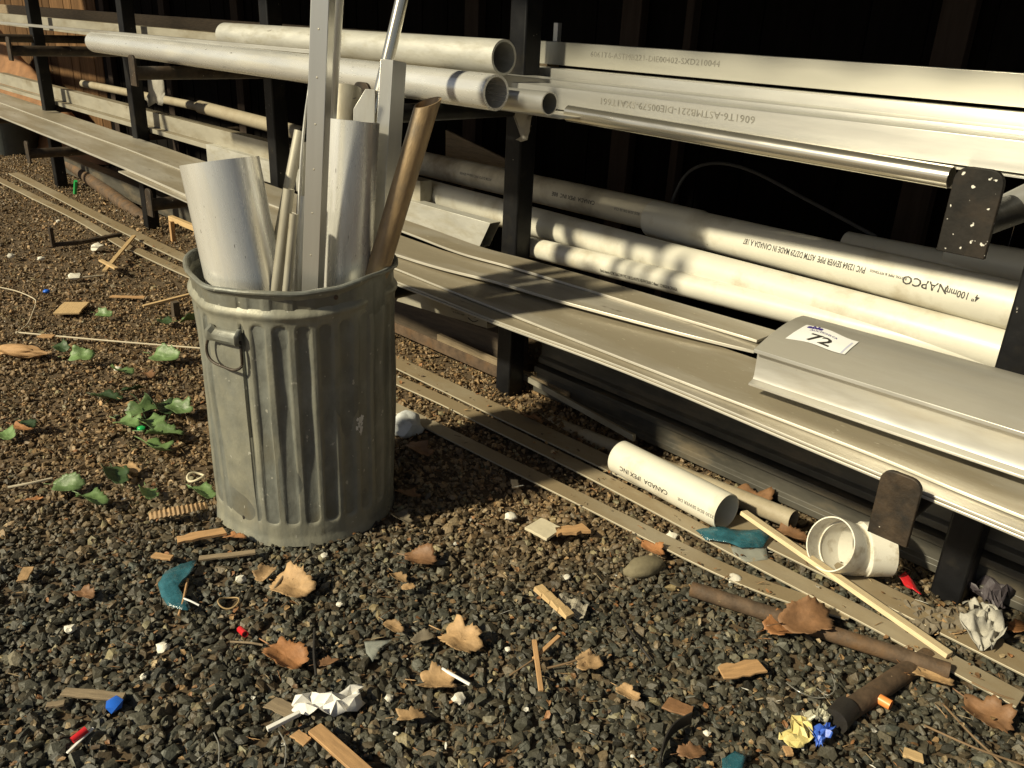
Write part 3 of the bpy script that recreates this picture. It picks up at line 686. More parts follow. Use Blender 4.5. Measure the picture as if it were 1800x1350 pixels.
# panel, cable, hanging scraps
bm = bmesh.new()
q = [Y(783, 228, 2.75), Y(783, 310, 2.75), Y(900, 322, 2.75), Y(900, 285, 2.75)]  # one flat panel, top edge sloping down to the right
fv = [bm.verts.new(p - q[0]) for p in q] + [bm.verts.new(p - q[0] + V((0, .012, 0))) for p in q]
bm.faces.new(fv[:4]); bm.faces.new(fv[4:])
for i in range(4): bm.faces.new((fv[i], fv[(i + 1) % 4], fv[4 + (i + 1) % 4], fv[4 + i]))
tag(link_bm('slant_panel', bm, 'wood_grey', matrix=Matrix.Translation(q[0]), bevel=.002), 'flat panel with a slanted top edge at the back left of the middle post', 'board')
wire('cable', [Y(1176, 380, 2.46), Y(1185, 345, 2.46), Y(1210, 303, 2.47), Y(1255, 287, 2.5), Y(1320, 300, 2.52), Y(1420, 352, 2.5), Y(1540, 416, 2.48)], .0055, 'cable', 'black cable arching above the cream pipes', 'cable')
def scrap(name, poly, y, material, label, cat, seed=0, amp=.012):
    """a torn hanging sheet: outline as points in a plane at y, crumpled in depth"""
    pts = [Y(a, b, y) for a, b in poly]; c = sum(pts, V()) / len(pts); bm = bmesh.new()
    vs = [bm.verts.new(p - c) for p in pts]; f = bm.faces.new(vs)
    bmesh.ops.triangulate(bm, faces=[f]); bmesh.ops.subdivide_edges(bm, edges=bm.edges[:], cuts=3, use_grid_fill=True)
    for v in bm.verts: v.co += V((0, 1, .2)) * amp * mnoise.noise(v.co * 28 + V((seed, 0, 0)))
    o = link_bm(name, bm, material, matrix=Matrix.Translation(c), angle=60); s = o.modifiers.new('s', 'SOLIDIFY'); s.thickness = .001
    return tag(o, label, cat)
scrap('torn_plastic', [(893, 176), (940, 180), (937, 196), (928, 205), (931, 230), (927, 246), (913, 250), (905, 246), (914, 240), (911, 225), (903, 205)], 2.035, 'plastic_bag', 'torn grey plastic scrap hanging on the middle post', 'plastic', 3)
scrap('torn_paper', [(258, 132), (286, 130), (288, 160), (284, 172), (287, 186), (272, 181), (262, 188), (255, 175), (262, 160)], 2.16, 'plastic_bag', 'ragged grey paper piece hanging by the far post', 'paper', 8)

# ------------------------------------------------------------------ the trash can
CC = V((-1.909, 1.097, 0)); CH = .704
can = empty('trash_can', CC, 'dented galvanised steel trash can full of metal offcuts', 'trash can')
def can_body():
    bm = bmesh.new(); NA, NZ = 384, 110; NF = 30
    wear_log = []; cam_a = math.atan2(-CC.y, -CC.x)             # direction to the lens
    def rad(a, h):
        t = h / CH; r = .2455 + .012 * t; w_ = .8
        if t < .035: r += .006 * (1 - t / .035)                         # foot roll
        bead = lambda c, w, k: k * math.exp(-((t - c) / w) ** 2)
        r += bead(.915, .014, .0075) - bead(.955, .018, .0065) + bead(.992, .008, .004)
        # flutes with rounded ends
        seam = abs(((a - (cam_a - .78)) + math.pi) % (2 * math.pi) - math.pi)
        u = ((a - cam_a - .035) * NF / (2 * math.pi) + .5) % 1.0
        s = abs(u - .5) * 2                                             # 0 mid of a flute
        wdt = .66
        if s < wdt and seam > .22:
            prof = math.sqrt(max(0, 1 - (s / wdt) ** 2))
            top = .882 - .016 * (1 - prof); bot = .085 + .012 * (1 - prof)
            e = min(1, max(0, (top - t) / .012)) * min(1, max(0, (t - bot) / .02))
            e = e * e * (3 - 2 * e)
            fade = 1.0 - .55 * max(0, math.sin(a - cam_a + .1)) ** 1.0
            r -= .0088 * (prof ** .7) * e * fade; w_ = 1 - e * prof ** .5 * (.4 + .6 * fade)
        else: w_ = .75
        if .010 < seam < .020: r -= .0009
        # dents
        d = mnoise.noise(V((math.cos(a) * 1.3, math.sin(a) * 1.3, t * 1.6)) * 1.4)
        r += .007 * d + .0022 * mnoise.noise(V((math.cos(a) * 5, math.sin(a) * 5, t * 6)))
        da = ((a - (cam_a + .86)) + math.pi) % (2 * math.pi) - math.pi
        r -= .020 * math.exp(-(da / .20) ** 2 - ((t - .93) / .06) ** 2)
        da = ((a - (cam_a + .45)) + math.pi) % (2 * math.pi) - math.pi
        r -= .006 * math.exp(-(da / .16) ** 2 - ((t - .5) / .2) ** 2)
        da = ((a - (cam_a - .75)) + math.pi) % (2 * math.pi) - math.pi
        r -= .008 * math.exp(-(da / .25) ** 2 - ((t - .12) / .10) ** 2)
        wear_log.append(w_ * (.55 + .45 * max(0, math.sin(cam_a - a + .9)))); return r  # lands lighter than grooves, and lighter on the side left of the lens
    hs = [CH * k / NZ for k in range(NZ + 1)]
    rings = []; wl = bm.verts.layers.float.new('worn')
    for h in hs:
        rings.append([bm.verts.new((rad(a, h) * math.cos(a), rad(a, h) * math.sin(a), h + (.010 * math.sin(2 * a + .6) + .004 * math.sin(5 * a)) * (h / CH) ** 4)) for a in (2 * math.pi * i / NA for i in range(NA))])
    for A_, B_ in zip(rings, rings[1:]):
        for i in range(NA): bm.faces.new((A_[i], A_[(i + 1) % NA], B_[(i + 1) % NA], B_[i]))
    for ring_, h in zip(rings, hs):
        for i, v in enumerate(ring_):
            rad(2 * math.pi * i / NA, h); v[wl] = wear_log[-1]
    # inner wall and floor
    inn = []
    for k, h in enumerate((CH - .002, CH * .7, .03)):
        inn.append([bm.verts.new((v.co.x * (1 - .012), v.co.y * (1 - .012), v.co.z if k == 0 else h)) for v in (rings[-1] if k == 0 else rings[int(h / CH * NZ)])])
    for A_, B_ in zip([rings[-1]] + inn, inn):
        for i in range(NA): bm.faces.new((A_[i], A_[(i + 1) % NA], B_[(i + 1) % NA], B_[i]))
    bm.faces.new(inn[-1])
    o = link_bm('can_body', bm, 'can_zinc', can, Matrix.Translation(CC), angle=60)
    # rolled rim
    rim = [CC + v_ for v_ in []]
    pts = []
    for i in range(0, 96):
        a = 2 * math.pi * i / 96
        rr_ = rad(a, CH) + .002 + .0035 * mnoise.noise(V((math.cos(a) * 3.5, math.sin(a) * 3.5, 7)))
        pts.append(CC + V((rr_ * math.cos(a), rr_ * math.sin(a), CH + .004 * mnoise.noise(V((math.cos(a) * 4, math.sin(a) * 4, 2))) + .010 * math.sin(2 * a + .6) + .004 * math.sin(5 * a))))
    wire('rim', pts, .0065, 'can_zinc', parent=can, closed=True, n=10, sub=2)
    # seam strip
    a = cam_a - .62
    return rad, cam_a
rad, cam_a = can_body()
def on_can(a, h, off=0.): r = rad(a, h) + off; return CC + V((r * math.cos(a), r * math.sin(a), h))
# handle: bracket and wire bail on the left side as seen
ha = cam_a - .715; hh = .578
def hpt(da, dz, off): return on_can(ha + da / .25, hh + dz, off)
bm = bmesh.new(); rows = []
for dz, off in ((.018, .004), (.012, .007), (.004, .018), (-.006, .020), (-.014, .016), (-.016, .008)):
    rows.append([bm.verts.new(hpt(da, dz + (.008 if abs(da) > .034 and dz > 0 else 0), off + (.004 if abs(da) > .034 else 0)) - CC) for da in (-.045, -.036, -.03, -.015, 0, .015, .03, .036, .045)])
for A_, B_ in zip(rows, rows[1:]):
    for i in range(8): bm.faces.new((A_[i], A_[i + 1], B_[i + 1], B_[i]))
hb = link_bm('handle_bracket', bm, 'can_zinc', can, Matrix.Translation(CC)); s = hb.modifiers.new('s', 'SOLIDIFY'); s.thickness = .003
wire('handle', [hpt(-.040, -.004, .014), hpt(-.050, -.03, .018), hpt(-.047, -.055, .020), hpt(-.030, -.068, .021), hpt(.0, -.074, .021), hpt(.028, -.076, .020), hpt(.042, -.066, .019), hpt(.044, -.035, .017), hpt(.040, -.004, .014)], .0036, 'rust_plate', parent=can)
bm = bmesh.new(); bmesh.ops.create_uvsphere(bm, u_segments=12, v_segments=8, radius=.006)
link_bm('rivet', bm, 'rust_pipe', can, Matrix.Translation(on_can(cam_a + .36, CH * .965, .002)))
# white paint splat
def splat(a0, h0, seed):
    bm = bmesh.new(); rs = random.Random(seed)
    for k in range(9):
        da, dh = rs.uniform(-.05, .05), rs.uniform(-.02, .022); rr = rs.uniform(.002, .006)
        if k < 2: rr = .008
        c = []
        for i in range(12):
            q = 2 * math.pi * i / 12; e = rr * rs.uniform(.6, 1.4)
            c.append(bm.verts.new(on_can(a0 + da + e * math.cos(q) / .25, h0 + dh + e * 1.5 * math.sin(q), .0012) - CC))
        bm.faces.new(c)
    link_bm('paint_splat', bm, 'paper_white', can, Matrix.Translation(CC), smooth=False)
splat(cam_a + .60, .325, 5)

bm = bmesh.new(); bm.faces.new([bm.verts.new(on_can(cam_a - .80 + .016 * math.cos(q) * (1 + .3 * math.sin(3 * q)), .055 + .006 * math.sin(q), .0016) - CC) for q in np.linspace(0, 2 * math.pi, 11)[:-1]])
link_bm('rust_hole', bm, 'rubber_black', can, Matrix.Translation(CC), smooth=False)

# ------------------------------------------------------------------ what stands in the can
def standing(px_top, px_rim, t_top, t_rim, depth=.35):
    """axis from inside the can up to the top: two photo points at distances t along the line of sight to the can"""
    a, b = T(*px_top, t_top), T(*px_rim, t_rim); d = (b - a).normalized(); return b + d * depth, a
b_, a_ = standing((386, 283), (432, 500), 2.20, 2.15, .40)
tube('big_tube', b_, a_, .0935, .004, 'alu_tube', 'big wide aluminium tube leaning at the front left of the trash can', 'tube', n=64)
b_, a_ = standing((620, 212), (607, 500), 2.17, 2.13, .45)
o = tube('wide_tube', b_, a_, .065, .004, 'alu_tube', 'wide grey aluminium tube with a flat top standing right of the tall square bar', 'tube', n=56)
b_, a_ = standing((607, 155), (600, 480), 2.40, 2.24, .5)
short_ = tube('short_tube', b_, a_, .042, .003, 'alu_old', 'dull stained aluminium tube behind the flat topped wide tube', 'tube')
for q in (((611, 167), (617, 174), (624, 181)), ((609, 180), (617, 175), (626, 172))): wire('marker_stroke', [T(a, b, 2.353) for a, b in q], .0011, 'print_black', parent=short_)
# tall square bar
a_, b_ = T(568, 0, 2.06), T(550, 505, 2.04); d = (b_ - a_).normalized()
sq = bar('square_bar', b_ + d * .45, a_ - d * .10, rect(.036, .042, -.018, -.021), 'alu_bright', 'tall pale square aluminium bar with small bolt holes, front middle of the can', 'bar', hole=rect(.031, .037, -.0155, -.0185))
Lq = (a_ - d * .10 - b_ - d * .45).length
mw_ = sq.matrix_world.copy(); xa_ = mw_.to_3x3().col[0].normalized(); vv = (CAMP - mw_.translation).normalized() + sun_dir * .55
vv = (vv - xa_ * vv.dot(xa_)).normalized(); r4 = Matrix((xa_, vv, xa_.cross(vv))).transposed().to_4x4(); r4.translation = mw_.translation; sq.matrix_world = r4
vq = (sq.matrix_world.inverted() @ CAMP); vq = V((0, vq.y, vq.z))
fy, fz = (math.copysign(.0182, vq.y) if abs(vq.y) > abs(vq.z) else 0), (math.copysign(.0212, vq.z) if abs(vq.z) >= abs(vq.y) else 0)
for k in range(9):
    x_ = Lq - .06 - .1 * k
    bm = bmesh.new(); nx = V((0, 1 if fy else 0, 1 if fz else 0)); uu, ww = V((1, 0, 0)), V((0, 1 if fz else 0, 1 if fy else 0))
    o_ = V((x_, fy, fz))
    r1 = [bm.verts.new(o_ + (uu * math.cos(q) + ww * math.sin(q)) * .0024) for q in np.linspace(0, 2 * math.pi, 13)[:-1]]
    r2 = [bm.verts.new(o_ + (uu * math.cos(q) + ww * math.sin(q)) * .0012 + V((0, fy, fz)) * .03) for q in np.linspace(0, 2 * math.pi, 13)[:-1]]
    for i in range(12): bm.faces.new((r1[i], r1[(i + 1) % 12], r2[(i + 1) % 12], r2[i]))
    bm.faces.new(r2); hb_ = link_bm('rivet', bm, 'alu_old'); hb_.parent = sq
# tapered round bar behind it
a_, b_ = T(592, -10, 2.16), T(562, 505, 2.16); d = (b_ - a_).normalized()
tube('round_bar', b_ + d * .4, a_ - d * .1, .0165, .002, 'alu_bright', 'tall round aluminium bar tight behind the square bar', 'bar')
# flat bar with clipped corner
a_, b_ = T(641, 156, 2.30), T(636, 480, 2.22); mm = frame(b_ + (b_ - a_).normalized() * .3, a_); L = (a_ - b_).length + .3
bm = bmesh.new(); out = [(0, -.028), (L - .05, -.028), (L, .002), (L, .027), (0, .027)]
f0 = [bm.verts.new((x, y, 0.)) for x, y in out]; f1 = [bm.verts.new((x, y, .006)) for x, y in out]
bm.faces.new(f0); bm.faces.new(f1)
for i in range(5): bm.faces.new((f0[i], f0[(i + 1) % 5], f1[(i + 1) % 5], f1[i]))
def face_cam(mm):
    """turn a bar about its own length so its flat face looks towards the lens"""
    x = mm.to_3x3().col[0]; v = (CAMP - mm.translation); v = (v - x * v.dot(x)).normalized(); y = v.cross(x)
    r = Matrix((x, y, v)).transposed().to_4x4(); r.translation = mm.translation; return r
clip_m = face_cam(mm)
if proj(clip_m @ V((L, .02, 0)))[0] < proj(clip_m @ V((L, -.02, 0)))[0]: clip_m = clip_m @ Matrix.Scale(1, 4) @ Matrix.Rotation(math.pi, 4, 'X')
tag(link_bm('flat_offcut', bm, 'alu_mill', matrix=clip_m @ Matrix.Rotation(math.radians(-12), 4, 'X'), bevel=.001), 'flat aluminium offcut with one clipped corner at the top', 'bar')
# angle bar
a_, b_ = T(691, 106, 2.26), T(668, 480, 2.18); mm = face_cam(frame(b_ + (b_ - a_).normalized() * .4, a_)); L = (a_ - b_).length + .4
def ang_bar():
    prof = [(-.034, -.020), (-.030, -.024), (0, .004), (.030, -.006), (.031, -.002), (0, .0085)]
    o = link_bm('angle_bar', prof_bm(prof, L), 'alu_bright', matrix=mm, bevel=.0008, angle=20)
    return tag(o, 'aluminium angle bar with two bright faces beside the polished rod', 'angle bar')
ang_bar()
a_, b_ = T(706, 0, 2.34), T(680, 110, 2.32); d = (b_ - a_).normalized()
tube('polished_rod', b_ + d * .75, a_ - d * .10, .0165, .002, 'polished', 'polished chrome rod rising behind the angle bar', 'rod')
# brown pipe with a mitred mouth
a_, b_ = T(752, 180, 2.10), T(657, 500, 2.09); d = (b_ - a_).normalized()
bp = tube('brown_pipe', b_ + d * .4, a_, .0285, .003, 'brown_pipe', 'brown oxidised pipe with a slanted mouth leaning to the right in the can', 'pipe')
for v in bp.data.vertices:
    if v.co.x > .3:
        w = bp.matrix_world @ v.co - a_
        v.co.x += .62 * w.dot(r_) + .42 * w.dot(f_)
# small bars at the left
a_, b_ = T(527, 230, 2.22), T(478, 480, 2.16); d = (b_ - a_).normalized()
tube('thin_tube', b_ + d * .4, a_, .0135, .002, 'alu_old', 'thin grey tube leaning left behind the big tube', 'tube', n=20)
a_, b_ = T(508, 332, 2.10), T(488, 490, 2.08); d = (b_ - a_).normalized()
tube('ribbed_tube', b_ + d * .4, a_, .0135, .002, 'alu_old', 'dark ribbed tube right next to the big tube rim', 'tube', n=12)
a_, b_ = T(517, 376, 2.07), T(505, 500, 2.05); d = (b_ - a_).normalized()
tube('thin_tube', b_ + d * .4, a_, .0105, .002, 'alu_old', 'short thin dull tube between the big tube and the square bar', 'tube', n=20)
a_, b_ = T(534, 345, 2.20), T(522, 500, 2.15); d = (b_ - a_).normalized()
tube('round_bar', b_ + d * .4, a_, .016, .002, 'alu_mill', 'shaded round bar just left of the square bar foot', 'bar', n=24)
wire('metal_strip', [T(548, 95, 2.2), T(544, 150, 2.2), T(536, 210, 2.19), T(528, 300, 2.17), T(523, 420, 2.14), T(520, 560, 2.12)], .0035, 'alu_mill', 'thin bent metal strip along the left of the square bar', 'strip')
a_, b_ = T(541, 250, 2.24), T(530, 480, 2.2); d = (b_ - a_).normalized()
bar('flat_bar', b_ + d * .4, a_, rect(.008, .03, 0, -.015), 'alu_mill', 'pale flat bar half hidden left of the tall square bar', 'bar')

# ------------------------------------------------------------------ bars on the ground
gs = 'flat metal strips on the ground'
def zpts(z, *pp): return [Z(a, b, z) for a, b in pp]
sweep('ground_strip', zpts(.018, (560, 660), (733, 747), (864, 813), (1044, 903), (1300, 1030), (1490, 1092)), rect(.058, .006), 'strip_dusty', 'front dusty metal strip on the gravel, running out beside the rusty pipe', 'strip', gs)
sweep('ground_strip', zpts(.022, (560, 612), (691, 675), (804, 727), (1075, 863), (1300, 985), (1500, 1090), (1785, 1246)), rect(.060, .006), 'strip_dusty', 'long dusty metal strip with its cut end at the lower right', 'strip', gs)
sweep('ground_strip', zpts(.024, (560, 580), (693, 648), (871, 735), (1100, 845), (1400, 990), (1900, 1240)), rect(.082, .006), 'strip_dusty', 'wide dusty metal strip passing under the loose white pipe', 'strip', gs)
sweep('ground_strip', zpts(.018, (-60, 292), (60, 352), (130, 387), (222, 442)), rect(.06, .008), 'strip_dusty', 'pale metal strip in front on the far dirt, left of the small wooden cross', 'strip', gs)
sweep('ground_strip', zpts(.018, (228, 441), (285, 468), (345, 496), (420, 532)), rect(.06, .008), 'strip_dusty', 'short metal strip between the small wooden cross and the trash can', 'strip', gs)
sweep('ground_strip', zpts(.02, (15, 306), (100, 350), (200, 402), (335, 468), (430, 512)), rect(.075, .008), 'strip_dusty', 'rear metal strip on the far dirt running behind the trash can', 'strip', gs)
# loose white pipe with print and others
A, B = Z(1094, 845, .055), Z(1280, 934, .055); A.z = B.z = .083
d = (B - A).normalized(); A = Y(1090, 803, 1.90); B = Y(1277, 900, 1.86)
lp = tube('loose_pipe', A, B, .053, .0025, 'pvc', 'short white printed plastic pipe lying loose on the ground strips', 'pipe', n=48)
inv = lp.matrix_world.inverted()
uptxt(lp, 'CANADA  IPEX INC', .014, (inv @ Y(1182, 851, 1.84)).x, .10, .053, 1.1)
uptxt(lp, '3230 BDS SEWER DR', .010, (inv @ Y(1262, 893, 1.82)).x, .10, .053, 1.0, 'print_grey')
A, B = Y(905, 718, 2.06), Y(1395, 914, 2.0)
tube('ground_pipe', A, B, .027, .0025, 'pvc_dirty_shaded', 'long dirty plastic pipe lying on the ground behind the loose white pipe', 'pipe')
bar('wood_stick', Z(1300, 905, .07), Z(1662, 1158, .035), rect(.026, .012), 'wood_pale', 'pale yellow wooden stick crossing the ground strips', 'wood', roll=-.15)
# rusty pipes
A, B = Z(1215, 1035, .03), Z(1668, 1180, .03)
tube('rusty_pipe', A, B, .019, .003, 'rust_pipe', 'long rusty brown pipe lying along the ground strips', 'pipe')
A, B = Z(1630, 1155, .012), Z(1478, 1258, .02)
tube('rusty_pipe', A, B, .022, .003, 'rust_pipe', 'short thick rusty pipe pointing at the viewer under the long rusty pipe', 'pipe')
A, B = Z(1490, 1245, .022), Z(1468, 1268, .022)
tube('black_cap', A, B, .026, 0, 'rubber_black', 'black rubber cap at the end of the short rusty pipe', 'cap')
# elbow fitting: two short sleeves joined at 45 degrees
def elbow():
    mo = Y(1459, 956, 1.87); n_ = (M3 @ V((.80, .27, .53))).normalized(); t_ = (M3 @ V((.99, -.01, -.02))).normalized()
    J = mo + n_ * .080; E = J + t_ * .098
    e = empty('pipe_elbow', V((J.x, J.y, .03)), 'white plastic pipe elbow lying by the foot of the near post', 'pipe fitting')
    def piece(name, st, n=48, wall=.0032):
        """st: stations (centre, axis, outer radius); an open sleeve with inner wall and a stop ring"""
        bm = bmesh.new(); out = []; inn = []
        for c, ax, r in st:
            u = ax.cross(V((0, 0, 1))).normalized(); w = ax.cross(u)
            for lst, q in ((out, r), (inn, r - wall)):
                lst.append([bm.verts.new(c - mo + (u * math.cos(2 * math.pi * i / n) + w * math.sin(2 * math.pi * i / n)) * q) for i in range(n)])
        seq = out + inn[::-1]; seq.append(out[0])
        for A_, B_ in zip(seq, seq[1:]):
            for i in range(n): bm.faces.new((A_[i], A_[(i + 1) % n], B_[(i + 1) % n], B_[i]))
        return link_bm(name, bm, 'pvc_white', e, Matrix.Translation(mo), angle=32)
    mid = (n_ + t_).normalized()
    piece('socket', [(mo, n_, .070), (mo + n_ * .004, n_, .0705), (mo + n_ * .052, n_, .0695), (mo + n_ * .055, n_, .067), (J, (n_ * .7 + t_ * .3).normalized(), .0665), (J + mid * .018, mid, .0665)])
    piece('socket', [(J + mid * .016, mid, .0663), (J + t_ * .034, t_, .0667), (J + t_ * .036, t_, .0705), (J + t_ * .042, t_, .0705), (J + t_ * .046, t_, .0698), (E, t_, .070)])
    piece('stop_ring', [(mo + n_ * .048, n_, .067), (mo + n_ * .053, n_, .067)], wall=.004)
elbow()

# ------------------------------------------------------------------ litter
def leaf(px, py, size, ang, material, label, cat='leaf', lobes=0, torn=.12, aspect=.55, curl=.35, z=.016, group=None, name='leaf', tilt=0., seed=None, stem=True):
    """size: length in photo pixels at that place; a curled sheet with its own outline"""
    p = Z(px, py, z); dep = proj(p)[2]; L = size * dep / F_PX * 1.06
    rs = random.Random(int(px * 31 + py) if seed is None else seed)
    n, k = 64, 5; bm = bmesh.new(); ph = rs.uniform(0, 6)
    c0 = bm.verts.new((0, 0, 0)); rings = []
    for j in range(1, k + 1):
        t = j / k; ring = []
        for i in range(n):
            a = 2 * math.pi * i / n
            r = 1 / math.sqrt((math.cos(a)) ** 2 + (math.sin(a) / aspect) ** 2)
            r *= 1 - .10 * math.cos(2 * a) ** 6
            if lobes: r *= .74 + .30 * abs(math.cos(a * lobes * .5 + .3)) ** .7
            r *= 1 + torn * mnoise.noise(V((math.cos(a) * 1.6, math.sin(a) * 1.6, ph))) * (1.3 if lobes else .9) + torn * .6 * mnoise.noise(V((math.cos(a) * 8, math.sin(a) * 8, ph))) + torn * .45 * mnoise.noise(V((math.cos(a) * 19, math.sin(a) * 19, ph)))
            q = V((math.cos(a), math.sin(a), 0)) * r * t * L * .5
            zz = curl * L * .22 * ((2 * q.y / L) ** 2 * 3 + mnoise.noise(V((q.x / L * 3, q.y / L * 3, ph))) * .55 + .25 * math.sin(q.x / L * 5 + ph))
            zz += -.010 * L * math.exp(-(q.y / (L * .03)) ** 2)
            ring.append(bm.verts.new((q.x, q.y, zz)))
        rings.append(ring)
    for i in range(n): bm.faces.new((c0, rings[0][i], rings[0][(i + 1) % n]))
    for A_, B_ in zip(rings, rings[1:]):
        for i in range(n): bm.faces.new((A_[i], A_[(i + 1) % n], B_[(i + 1) % n], B_[i]))
    if stem:
        prev = None
        for s_ in range(5):
            x = -L * (.46 + .07 * s_); w = L * .012
            tri = [bm.verts.new((x, w, .004)), bm.verts.new((x, -w, .004)), bm.verts.new((x, 0, .004 + w * 1.5))]
            if prev:
                for i in range(3): bm.faces.new((prev[i], prev[(i + 1) % 3], tri[(i + 1) % 3], tri[i]))
            prev = tri
    mm = Matrix.Translation(p + V((0, 0, .004))) @ Matrix.Rotation(math.radians(ang), 4, 'Z') @ Matrix.Rotation(tilt, 4, 'X')
    o = link_bm(name, bm, material, matrix=mm, angle=80); s = o.modifiers.new('s', 'SOLIDIFY'); s.thickness = .0006
    return tag(o, label, cat, group)
gl = 'green leaves on the brown dirt'
for a in [(142, 628, 46, 60, 'leaf_green', 'bright green folded leaf on the brown dirt left of the can handle', 3), (108, 613, 36, 10, 'leaf_dark', 'dull dark green leaf beside the bright folded leaf', 0),
          (290, 628, 56, 30, 'leaf_green', 'narrow jagged green leaf just left of the can side', 0), (215, 655, 42, 15, 'leaf_green', 'small pale green leaf near a white crumb', 0),
          (183, 553, 30, 40, 'leaf_green', 'small vivid green leaf below the wooden square', 3), (288, 567, 38, -10, 'leaf_dark', 'dark green leaf under the leaning stick', 0),
          (337, 564, 44, 80, 'leaf_green', 'green leaf touching the can left side', 0), (232, 687, 40, 70, 'leaf_dark', 'dark glossy leaf standing up above the green leaf clump', 0),
          (188, 701, 56, 30, 'leaf_dark', 'dark green leaf lying left of the glossy leaf', 0), (224, 746, 56, 20, 'leaf_green', 'left leaf of the green clump', 5),
          (252, 724, 62, 85, 'leaf_green', 'tall upper leaf of the green clump', 5), (278, 716, 67, 0, 'leaf_dark', 'dark leaf at the back of the green clump', 3),
          (316, 718, 54, 20, 'leaf_green', 'jagged right leaf of the green clump', 5), (270, 748, 64, 10, 'leaf_green', 'middle leaf of the green clump', 3),
          (290, 764, 72, 45, 'leaf_green', 'lower right leaf of the green clump', 3), (272, 786, 70, 15, 'leaf_green', 'lowest leaf of the green clump', 5),
          (12, 767, 46, 0, 'leaf_green', 'muted green leaf at the left picture edge', 0), (46, 748, 40, 10, 'leaf_dark', 'blackish leaf near the left picture edge', 0),
          (122, 856, 56, 45, 'leaf_green', 'long green leaf on the gravel below the dirt', 0), (160, 880, 60, 20, 'leaf_green', 'broad green leaf resting on the gravel', 0),
          (258, 869, 48, -15, 'leaf_green', 'round smooth green leaf on the gravel left of the can', 0), (355, 868, 52, 15, 'leaf_green', 'green leaf at the foot of the can', 0),
          (205, 838, 60, -8, 'leaf_dark', 'very dark leaf lying above the round green leaf', 0)]:
    leaf(a[0], a[1], a[2], a[3], a[4], a[5], lobes=a[6], group=gl, aspect=.66, torn=.24, curl=.6, z=.020 + .004 * (a[0] % 6), tilt=((a[0] * 5 + a[1]) % 13 - 6) * .09)
bl = 'dry brown leaves on the gravel'
for a in [(512, 1034, 78, 25, 'leaf_tan', 'tan leaf with curled edge in front of the can', 0, .8), (468, 1011, 46, -60, 'leaf_tan', 'small tan leaf left of the curled tan leaf', 0, .8),
          (502, 1155, 86, 12, 'leaf_orange', 'orange brown oval leaf with a clear midrib', 0, .68), (228, 826, 42, 20, 'leaf_tan', 'pale curled leaf below the cream ring', 0, .6),
          (740, 986, 58, 30, 'leaf_brown', 'reddish brown crumpled leaf near the can shadow', 4, .8), (702, 1018, 40, 0, 'leaf_tan', 'thin yellowish leaf with pointed lobes', 5, .5),
          (718, 1034, 26, 70, 'leaf_tan', 'tiny pale leaf below the yellowish one', 0, .5), (690, 1104, 44, 10, 'leaf_tan', 'torn small tan leaf beside the grey leaf', 4, .6),
          (746, 1126, 46, 70, 'leaf_grey', 'grey rounded leaf standing between stones', 0, .7), (808, 1128, 84, 15, 'leaf_tan', 'large ragged tan leaf in front of the gravel middle', 5, .75),
          (766, 1206, 70, 40, 'leaf_tan', 'very ragged crumbling tan leaf under the white plastic stick', 7, .9), (722, 1262, 56, 60, 'leaf_tan', 'faded broken leaf under the crumbling one', 5, .6),
          (1148, 968, 52, -5, 'leaf_orange', 'orange brown leaf near the front ground strip', 4, .6), (1032, 1168, 50, 60, 'leaf_tan', 'holed tan leaf next to the crossed sticks', 3, .85),
          (1103, 1220, 44, 10, 'leaf_tan', 'small pale leaf with dark holes', 3, .6), (1368, 1104, 62, 70, 'leaf_orange', 'orange leaf under the big brown leaf on the rusty pipe', 0, .8),
          (1420, 1092, 108, 62, 'leaf_brown', 'big brown leaf hanging over the rusty pipe', 0, .60), (1325, 880, 84, 10, 'leaf_brown', 'broad brown leaf right of the loose white pipe', 5, .75),
          (1388, 946, 66, 20, 'leaf_brown', 'brown leaf lying left of the white elbow', 3, .75), (938, 738, 44, 5, 'leaf_brown', 'brown leaf on the wide ground strip by the middle post', 3, .6),
          (1635, 1190, 70, 25, 'leaf_tan', 'crumpled pale leaf beyond the end of the rusty pipe', 6, .8), (1738, 1262, 92, -15, 'leaf_brown', 'faded lobed leaf at the lower right corner', 6, .7),
          (1675, 1106, 66, 75, 'leaf_tan', 'tan curled leaf beside the grey rag', 0, .6), (412, 946, 46, 40, 'leaf_orange', 'orange leaf scrap at the foot of the can', 3, .5),
          (1300, 975, 30, 0, 'leaf_tan', 'crumb of leaf between the ground strips', 3, .5), (706, 912, 52, 0, 'leaf_grey', 'dim grey leaf in the can shadow', 3, .6),
          (715, 870, 50, 30, 'leaf_brown', 'dark brown leaf deep in the can shadow', 4, .6), (738, 792, 50, 10, 'leaf_brown', 'brown leaf in shade below the foam block', 4, .7),
          (40, 752, 44, 30, 'leaf_orange', 'rusty brown leaf on the dirt left of the green clump', 4, .6), (60, 880, 30, 70, 'leaf_orange', 'small orange leaf upright between stones', 0, .5),
          (258, 660, 40, 0, 'leaf_brown', 'reddish leaf on the dirt below the jagged green leaf', 3, .6), (228, 714, 52, 10, 'leaf_tan', 'dusty pinkish leaf behind the green clump', 3, .5),
          (150, 1046, 46, 15, 'leaf_brown', 'brown leaf scrap left of the teal shard', 5, .6), (575, 1168, 40, 70, 'leaf_brown', 'small brown leaf right of the orange oval leaf', 4, .6),
          (1592, 1170, 40, -20, 'leaf_orange', 'small orange leaf by the rusty pipe end', 4, .6), (1790, 1105, 44, 70, 'leaf_orange', 'curled orange leaf at the right picture edge', 0, .6),
          (1215, 1325, 52, 60, 'leaf_brown', 'brown leaf tucked by the black rubber strip', 4, .6), (1290, 870, 40, 30, 'leaf_brown', 'small brown leaf at the loose pipe mouth', 4, .6)]:
